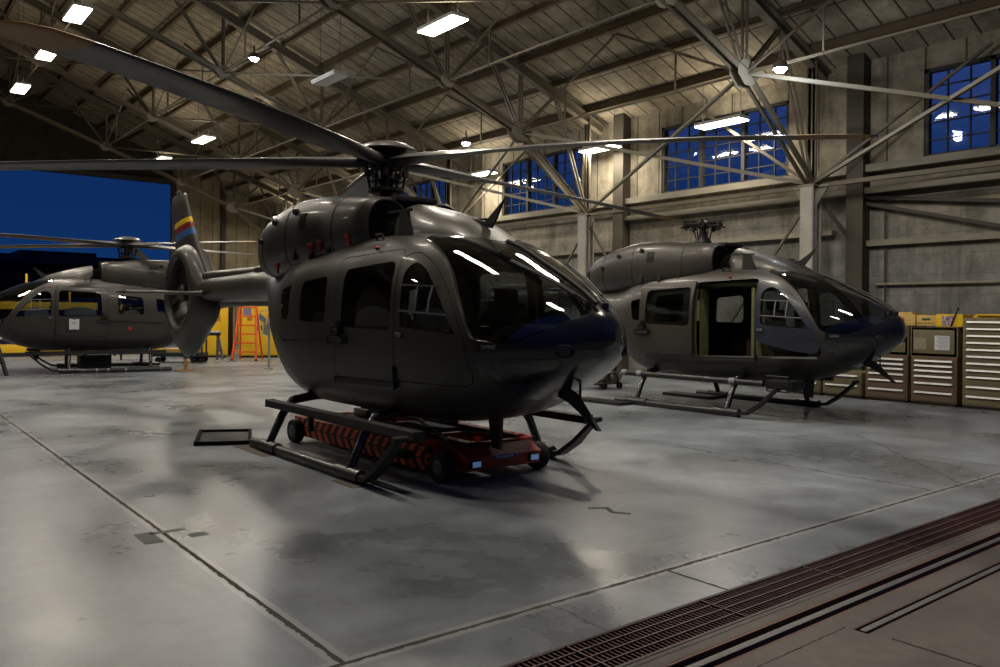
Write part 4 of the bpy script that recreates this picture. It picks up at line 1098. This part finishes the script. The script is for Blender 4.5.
# floor markings
mb = MB(); mb.box(1.52, 1.64, 5.62, 5.92, 0, .0015); mb.box(1.62, 1.86, 5.84, 5.90, 0, .0015); mb.box(1.82, 1.94, 5.62, 5.72, 0, .0015); p = mb.build('floor_marking', mat('mark_grey', (92, 96, 94), rough=.7)); tag(p, 'grey bracket-shaped paint mark across the long floor joint', 'floor marking')
mb = MB(); mb.bar((4.60, 4.60, .001), (4.74, 4.52, .001), .04, .002); mb.bar((4.74, 4.54, .001), (4.66, 4.40, .001), .04, .002); mb.bar((4.66, 4.40, .001), (4.74, 4.28, .001), .05, .002); p = mb.build('floor_marking', mat('mark_dark', (86, 82, 72), rough=.8)); tag(p, 'small dark zigzag paint mark on the open concrete', 'floor marking')
# pads under the skids of the right helicopter
for (x0, x1, y0, y1, w) in ((10.18, 10.53, 9.5, 10.6, 'rear end of the near skid'), (12.40, 12.80, 9.3, 10.4, 'rear end of the far skid')):
    mb = MB(); mb.box(x0, x1, y0, y1, 0, .05, bev=.008); p = mb.build('skid_board', BLACK); tag(p, 'flat black board beside the %s of the right-hand helicopter' % w, 'board', 'black boards by the right-hand helicopter')

# tool cabinets
CAB = mat('cabinet_olive', (112, 104, 78), rough=.45, var=.08, coat=.1)
CABB = mat('cabinet_brown', (104, 84, 68), rough=.5, var=.08, coat=.1)
CABD = mat('cabinet_dark_edge', (60, 55, 42), rough=.6)
HAN = mat('aluminium_pull', (205, 205, 200), rough=.45, metal=.3)
def cabinet(y0, y1, top, n, label, split=None, depth=.74, front=14.96, m=CAB, md=CABB, heights=None):
    t = empty('tool_cabinet', (front, (y0+y1)/2, 0)); tag(t, label, 'tool cabinet', 'metal tool cabinets along the wall')
    w = (y1-y0)/2
    mb = MB(); mb.box(.0, depth, -w, w, .05, top, bev=.008); mb.build('cabinet_body', m if not split else md, t)
    mb = MB(); mb.box(.03, depth, -w+.03, w-.03, 0, .055); mb.build('plinth', CABD, t)
    zt = split if split else top; z1 = zt-.05; z0 = .07; hs = heights or [1]*n; tot = sum(hs); z = z1
    for k in range(n):
        h = (z1-z0)*hs[k]/tot
        mb = MB(); mb.box(-.012, .02, -w+.03, w-.03 if not split else w-.03, z-h+.006, z-.004, bev=.003); d = mb.build('drawer', md if split else m, t)
        mb = MB(); mb.prism([(-.035, z-.010), (-.012, z-.002), (-.010, z-.036), (-.045, z-.036)], 'y', -w+.07, w-.07); mb.build('handle', HAN, d)
        z -= h
    if split:
        mb = MB(); mb.box(.0, depth, -w-.01, w+.01, split+.005, top, bev=.01); up = mb.build('upper_locker', m, t)
        mb = MB(); mb.box(-.014, .01, -w+.04, w-.04, split+.06, top-.05, bev=.004); mb.build('locker_door', m, up)
    return t
cabinet(5.0, 5.93, 1.56, 11, 'tall olive drawer cabinet at the right edge of the picture', heights=[1]*8+[1.4, 1.4, 1.4])
c2 = cabinet(6.02, 6.80, 1.39, 6, 'brown drawer cabinet with two papers on its olive locker door', split=.86, heights=[.8, .8, .9, 1.1, 1.5, 1.6])
c1 = cabinet(6.86, 7.64, 1.40, 6, 'brown drawer cabinet partly hidden by the helicopter nose', split=.86, heights=[.8, .8, .9, 1.1, 1.5, 1.6])
cabinet(7.72, 8.5, .50, 2, 'low olive two-drawer cabinet under the nose of the right helicopter, nearer one', heights=[1, 1])
cabinet(8.55, 9.35, .50, 2, 'low olive two-drawer cabinet farther left behind the wire cutter', heights=[1, 1], depth=.5)
for (ya, yb, m_) in ((-.11, .10, mat('plastic_sleeve', (150, 140, 120), rough=.2, coat=.6)), (.0, .0, None)):
    if m_: MB().box(-.018, -.015, .12, .34, .99, 1.20).build('document_sleeve', m_, c2)
mb = MB(); mb.box(-.018, -.015, -.27, -.02, .99, 1.24); sh = mb.build('paper_notice', WHITE, c2)
mb = MB()
for k in range(9): mb.box(-.0195, -.018, -.25, -.05-.02*(k % 3), 1.215-.024*k, 1.221-.024*k)
mb.build('printed_lines', mat('ink', (90, 90, 95)), sh)
YEL = mat('safety_yellow', (232, 188, 32), rough=.45, var=.05, coat=.2); YELP = mat('pale_yellow', (205, 170, 98), rough=.5, var=.05)
t = empty('equipment_case', (15.1, 6.95, 1.41)); tag(t, 'pale yellow case with a red diamond sign on the brown cabinet', 'case', 'yellow cases on the cabinets')
MB().box(-.1, .4, -.20, .22, 0, .21, bev=.015).build('case_body', YELP, t); MB().box(0, .3, -.1, .16, .21, .245, bev=.01).build('lid', YELP, t)
mb = MB(); mb.prism([(-.02, .10), (.04, .16), (.10, .10), (.04, .04)], 'x', -.104, -.1); mb.build('hazard_diamond', mat('hazard_red', (190, 30, 30)), t)
t = empty('equipment_case', (15.1, 6.56, 1.41)); tag(t, 'pale yellow instrument case with a small green display beside the red diamond case', 'case', 'yellow cases on the cabinets')
MB().box(-.1, .4, -.17, .17, 0, .19, bev=.015).build('case_body', YELP, t); MB().box(-.104, -.1, -.07, .07, .10, .135).build('display', mat('display_green', (30, 80, 50)), t)
mb = MB(); [mb.box(-.106, -.1, -.12+.06*k, -.09+.06*k, .04, .06) for k in range(5)]; mb.build('knobs', mat('knob_brown', (140, 110, 50)), t)
t = empty('equipment_case', (15.1, 6.17, 1.40)); tag(t, 'bright yellow case with a printed picture on its front', 'case', 'yellow cases on the cabinets')
MB().box(-.1, .45, -.22, .22, 0, .22, bev=.01).build('case_body', YEL, t)
pm, nt, b = newmat('printed_picture'); tcn = nt.nodes.new('ShaderNodeTexCoord'); nt.links.new(ramp(nt, noise(nt, tcn.outputs['Object'], 22, 3), [(.35, (.05, .05, .08)), (.5, (.35, .2, .25)), (.65, (.5, .5, .55))]), b.inputs['Base Color'])
MB().box(-.104, -.1, -.07, .12, .02, .19).build('printed_picture', pm, t)
mb = MB(); mb.tube([(14.98, 6.14, 1.41), (14.98, 6.02, 1.72)], .012, 8); mb.tube([(14.98, 6.03, 1.69), (14.98, 6.015, 1.735)], .018, 8); p = mb.build('baton', BLACK); tag(p, 'slim black flashlight leaning upright against the bright yellow case', 'flashlight')
mb = MB(); mb.box(15.2, 15.6, 5.3, 5.86, 1.56, 1.60, bev=.008); mb.box(15.15, 15.5, 5.4, 5.8, 1.60, 1.625, bev=.005); p = mb.build('folder', YEL); tag(p, 'flat yellow folder lying on top of the tall drawer cabinet', 'folder')

# small wheeled test cart behind the foreground nose
t = empty('equipment_trolley', (12.42, 12.02, 0)); t.scale = (1.2, 1.2, 1.15); tag(t, 'small low equipment trolley with camouflage-green body behind the foreground nose', 'trolley')
cm, nt, b = newmat('camouflage'); tcn = nt.nodes.new('ShaderNodeTexCoord'); nt.links.new(ramp(nt, noise(nt, tcn.outputs['Object'], 12, 3), [(.4, s2l((30, 32, 24))), (.5, s2l((78, 78, 52))), (.62, s2l((120, 112, 88)))]), b.inputs['Base Color'])
MB().box(-.24, .22, -.2, .2, .08, .30, bev=.03).build('cart_body', cm, t)
mb = MB()
for z in (.34, .40): mb.tube([(-.3, -.1, z), (.4, .05, z+.02)], .025, 8)
for x in (-.2, 0, .2): mb.tube([(x, -.1, .28), (x, -.1, .42)], .018, 8)
mb.tube([(-.28, -.22, .1), (-.28, .22, .1)], .02, 8); mb.build('tube_frame', BLACK, t)
for x in (-.2, .18):
    for y in (-.22, .22): MB().lathe([(.03, -.02), (.06, -.02), (.06, .02), (.03, .02)], (x, y, .06), 'y', 16).build('wheel', RUBBER, t)
for k, x in enumerate((-.22, .0, .2)): MB().lathe([(.045, -.01), (.05, 0), (.045, .01)], (x, -.215, .22), 'y', 14).build('gauge', STEEL, t)

# yellow storage behind the tail
def ybox(name, x, y, sx_, sy_, h, label, m=YEL, det=True):
    t = empty(name, (x, y, 0)); tag(t, label, 'storage cabinet', 'yellow storage cabinets')
    MB().box(-sx_/2, sx_/2, -sy_/2, sy_/2, .06, h, bev=.02).build('cabinet_body', m, t)
    MB().box(-sx_/2+.05, sx_/2-.05, -sy_/2+.05, sy_/2-.05, 0, .07).build('plinth', BLACK, t)
    for s in (-1, 1):
        a, b = sorted((s*.012, s*(sx_/2-.03))); d = MB().box(a, b, -sy_/2-.02, -sy_/2, .10, h-.04, bev=.006).build('door', m, t)
        MB().box(s*.06-.015, s*.06+.015, -sy_/2-.05, -sy_/2-.02, h*.5-.08, h*.5+.08).build('handle', BLACK, d)
        if det: MB().box(s*sx_/4-.08, s*sx_/4+.08, -sy_/2-.024, -sy_/2-.02, h*.62, h*.74).build('warning_label', mat('label_orange', (190, 120, 20)), d)
    t.rotation_euler = (0, 0, rad(-18)); return t
ybox('storage_cabinet', 9.4, 27.6, 1.3, .7, 1.95, 'tall yellow safety cabinet just right of the fan-tail of the foreground helicopter')
ybox('storage_cabinet', 10.85, 26.75, 1.3, .7, 2.0, 'tall yellow safety cabinet behind the orange ladder')
MB_ = MB().box(-.12, .12, -.3, .3, 0, 2.1, bev=.01); p = MB_.build('locker', BLACK, loc=(10.3, 28.3, 0)); tag(p, 'narrow black locker between the two yellow cabinets', 'locker')
p = MB().box(-.13, .13, -.1, .1, 0, .3, bev=.03).build('storage_bin', mat('bin_purple', (70, 50, 150)), loc=(10.75, 26.6, 2.0)); tag(p, 'purple bin on the yellow cabinet behind the ladder', 'bin', 'bins on the yellow cabinet')
p = MB().box(-.1, .1, -.1, .1, 0, .28, bev=.03).build('storage_bin', mat('bin_blue', (60, 80, 170)), loc=(11.05, 26.55, 2.0)); tag(p, 'blue bin next to the purple bin on the yellow cabinet', 'bin', 'bins on the yellow cabinet')
p = MB().box(-.12, .12, -.1, .1, 0, .24, bev=.03).build('storage_bin', mat('bin_white', (190, 195, 190)), loc=(11.32, 26.5, 2.0)); tag(p, 'white bin at the right end of the yellow cabinet top', 'bin', 'bins on the yellow cabinet')
# orange ladder
ORL = mat('ladder_orange', (230, 92, 34), rough=.5, var=.08)
t = empty('step_ladder', (9.85, 25.2, 0)); t.rotation_euler = (0, 0, rad(-38)); tag(t, 'orange fibreglass step ladder standing open in front of the yellow cabinets', 'ladder')
for s in (-1, 1):
    MB().bar((s*.38, -.35, 0), (s*.24, .05, 1.85), .07, .035).build('rail', ORL, t)
    MB().bar((s*.36, .45, 0), (s*.24, .08, 1.8), .05, .03).build('rear_leg', ORL, t)
    MB().box(s*.38-.04, s*.38+.04, -.39, -.31, 0, .04).build('foot', BLACK, t)
for k in range(6):
    z = .28+.28*k; w = .38-.14*z/1.85; y = -.35+.4*z/1.85
    MB().box(-w, w, y-.05, y+.06, z-.03, z+.015).build('step', ORL, t)
MB().box(-.26, .26, -.04, .16, 1.83, 1.89, bev=.01).build('top_cap', ORL, t)
MB().box(-.13, .13, -.06, -.05, 1.42, 1.66).build('warning_label', mat('label_grey', (130, 120, 150)), t)
# pedestal fan
t = empty('pedestal_fan', (8.85, 21.1, 0)); t.rotation_euler = (0, 0, rad(-70)); GREYM = mat('fan_grey', (130, 134, 138), rough=.5)
tag(t, 'grey pedestal fan on a thin pole in front of the orange ladder', 'fan')
MB().tube([(0, 0, 0), (0, 0, 1.22)], .03, 10).build('pole', GREYM, t); MB().lathe([(.0, 0), (.12, 0), (.12, .02), (0, .04)], n=20).build('base', GREYM, t)
MB().box(-.07, .07, -.02, .16, 1.14, 1.30, bev=.02).build('motor', BLACK, t)
mb = MB(); c = Vector((0, -.1, 1.25))
for r_ in (.12, .22, .32, .37): mb.tube([(c.x+r_*math.cos(a*PI/16), c.y-.08*(1-r_/.37), c.z+r_*math.sin(a*PI/16)) for a in range(32)], .005, 4, closed=True)
for k in range(16):
    a = k*PI/8; mb.tube([(c.x, c.y-.08, c.z), (c.x+.37*math.cos(a), c.y, c.z+.37*math.sin(a))], .004, 4)
mb.build('guard', GREYM, t)
for k in range(3):
    a = 2*PI*k/3+.5; d = Vector((math.cos(a), 0, math.sin(a))); n_ = Vector((-math.sin(a), .5, math.cos(a)))
    mb = MB(); mb.bar(c+d*.06+Vector((0, .02, 0)), c+d*.33+Vector((0, .02, 0)), .19, .012, up=(math.sin(a)*.3, 1, -math.cos(a)*.3), bev=.004); mb.build('fan_blade', GREYM, t)
# flat cart and sawhorse
t = empty('flat_trolley', (7.9, 25.0, 0)); t.rotation_euler = (0, 0, rad(-30)); tag(t, 'dark flatbed trolley on castors under the fan-tail', 'trolley')
MB().box(-.9, .55, -.35, .35, .18, .30, bev=.02).build('deck', mat('trolley_dark', (36, 42, 50), rough=.6), t)
MB().box(-.6, .4, -.28, .28, .30, .42, bev=.02).build('load', YELP, t)
mb = MB(); mb.tube([(.5, -.3, .3), (.5, -.3, 1.0), (.5, .3, 1.0), (.5, .3, .3)], .025, 8); mb.bar((.5, -.3, .95), (.1, -.3, .95), .05, .05); mb.build('push_handle', BLACK, t)
for x in (-.75, .25, .48):
    for y in (-.28, .28): MB().lathe([(.03, -.025), (.085, -.025), (.085, .025), (.03, .025)], (x, y, .085), 'y', 16).build('castor', RUBBER, t)
def sawhorse(x, y, rz, label, top, W=.55, h=.86):
    t = empty('sawhorse', (x, y, 0)); t.rotation_euler = (0, 0, rz); tag(t, label, 'sawhorse', 'folding sawhorses')
    MB().box(-W, W, -.05, .05, h-.1, h, bev=.01).build('beam', BLACK, t)
    for sx_ in (-1, 1):
        for sy_ in (-1, 1): MB().bar((sx_*(W-.08), 0, h-.1), (sx_*W, sy_*.28, 0), .08, .05).build('leg', BLACK if sy_ < 0 else GREYM, t)
        MB().bar((sx_*(W-.02), -.2, .28), (sx_*(W-.02), .2, .28), .05, .04).build('brace', BLACK, t)
    MB().box(-W, W, -.06, .06, h, h+.05, bev=.01).build('top_pad', top, t)
    return t
PADW = mat('pad_white', (185, 190, 185), rough=.7)
sawhorse(8.95, 26.3, rad(-38), 'black sawhorse with pale top beside the dark trolley and orange ladder', PADW, .42)
sawhorse(2.32, 21.9, rad(20), 'black and grey sawhorse with white top at the left edge', PADW, .42, .84)
t = empty('gold_stand', (6.7, 21.3, 0)); t.name = 'post_stand'; tag(t, 'small tan wooden post stand below the fan-tail lower fin', 'stand'); TAN = mat('tan_wood', (150, 112, 66), rough=.6)
MB().box(-.22, .22, -.18, .18, 0, .03, bev=.008).build('base', TAN, t); MB().box(-.04, .04, -.03, .03, .03, .58, bev=.006).build('post', TAN, t); MB().box(-.09, .09, -.06, .06, .55, .62, bev=.006).build('cap', TAN, t)
# grey box on far side of third helicopter
p = MB().box(-.38, .38, -.22, .22, 0, .36, bev=.03).build('ground_power_box', mat('box_grey', (56, 56, 54), rough=.6), loc=(5.05, 23.6, .0)); tag(p, 'dark grey equipment box on the floor beneath the left helicopter', 'box')
# yellow maintenance platform behind the left helicopter
t = empty('work_platform', (3.6, 30.6, 0)); tag(t, 'long yellow and black maintenance platform behind the left helicopter', 'platform')
MB().box(-5.8, 5.2, -.1, .9, .12, .38, bev=.02).build('base_beam', YEL, t); MB().box(-5.8, 5.2, -.12, .9, .0, .12).build('kick_strip', BLACK, t)
MB().box(-5.8, 3.8, -.1, .9, 1.55, 1.80, bev=.02).build('deck', YEL, t)
for k in range(8):
    x = -5.6+k*1.32; MB().box(x-.05, x+.05, -.05, .05, .38, 1.55).build('post', BLACK, t)
    MB().box(x-.03, x+.03, .8, .86, 1.8, 2.75).build('rail_post', YEL, t)
MB().box(-5.8, -1.4, .78, .88, 2.65, 2.85, bev=.02).build('guard_rail', YEL, t); MB().box(-.2, -.08, -.14, -.10, .4, 2.7).build('ladder_rail', mat('pale_metal', (190, 180, 150)), t)

# outside: dark building behind the open doorway
NV = siding('navy_siding', (12, 15, 26), (18, 22, 36), .9, 0)
t = empty('outside_building', (0, 75, 0)); tag(t, 'low dark navy building outside beyond the open hangar doorway', 'building')
MB().box(-10, 26, 0, 10, -.2, 5.3).build('wall', NV, t, smooth=False)
MB().box(-10, 26, -.3, 10, 5.3, 6.0).build('roof_fascia', mat('navy_fascia', (12, 30, 72), rough=.7), t, smooth=False)
MB().box(11, 17, 4, 9, 6.0, 6.6).build('roof_unit', mat('navy_unit', (10, 24, 60), rough=.7), t, smooth=False)

# ------------------------------------------------------------------ world, camera, colour
w = bpy.data.worlds.new('dusk'); bpy.context.scene.world = w; w.use_nodes = True; nt = w.node_tree
bg = nt.nodes['Background']; tcn = nt.nodes.new('ShaderNodeTexCoord'); s = nt.nodes.new('ShaderNodeSeparateXYZ'); nt.links.new(tcn.outputs['Generated'], s.inputs[0])
mr = nt.nodes.new('ShaderNodeMapRange'); nt.links.new(s.outputs[2], mr.inputs[0]); mr.inputs[1].default_value = 0; mr.inputs[2].default_value = .45
cr = ramp(nt, mr.outputs[0], [(0, s2l((13, 50, 100))), (.32, s2l((13, 44, 94))), (.6, s2l((40, 62, 122))), (1, s2l((52, 70, 128)))])
nt.links.new(cr, bg.inputs[0])
m2 = nt.nodes.new('ShaderNodeMapRange'); nt.links.new(s.outputs[1], m2.inputs[0]); m2.inputs[1].default_value = -.2; m2.inputs[2].default_value = .35; m2.inputs[3].default_value = .35; m2.inputs[4].default_value = .95
nt.links.new(m2.outputs[0], bg.inputs[1])

cam = bpy.data.cameras.new('camera'); co = bpy.data.objects.new('camera', cam); C.objects.link(co)
cam.sensor_width = 36; cam.lens = 36*810.57/1000; cam.shift_y = -.0193; cam.clip_end = 300; cam.clip_start = .05
co.location = (0, 0, 1.542)
co.rotation_euler = (Matrix.Rotation(rad(-38.64), 3, 'Z') @ Matrix.Rotation(rad(90), 3, 'X') @ Matrix.Rotation(.00996, 3, 'Z')).to_euler()
sc = bpy.context.scene; sc.camera = co
sc.view_settings.view_transform = 'Standard'; sc.view_settings.look = 'None'; sc.view_settings.exposure = 0; sc.view_settings.gamma = 1
sc.cycles.use_denoising = True; sc.cycles.max_bounces = 8; sc.cycles.transparent_max_bounces = 24; sc.cycles.diffuse_bounces = 3; sc.cycles.glossy_bounces = 4
sc.cycles.sample_clamp_indirect = 4; sc.cycles.caustics_reflective = False; sc.cycles.caustics_refractive = False
for o in bpy.data.objects:
    if 'skipkey' in o: del o['skipkey']
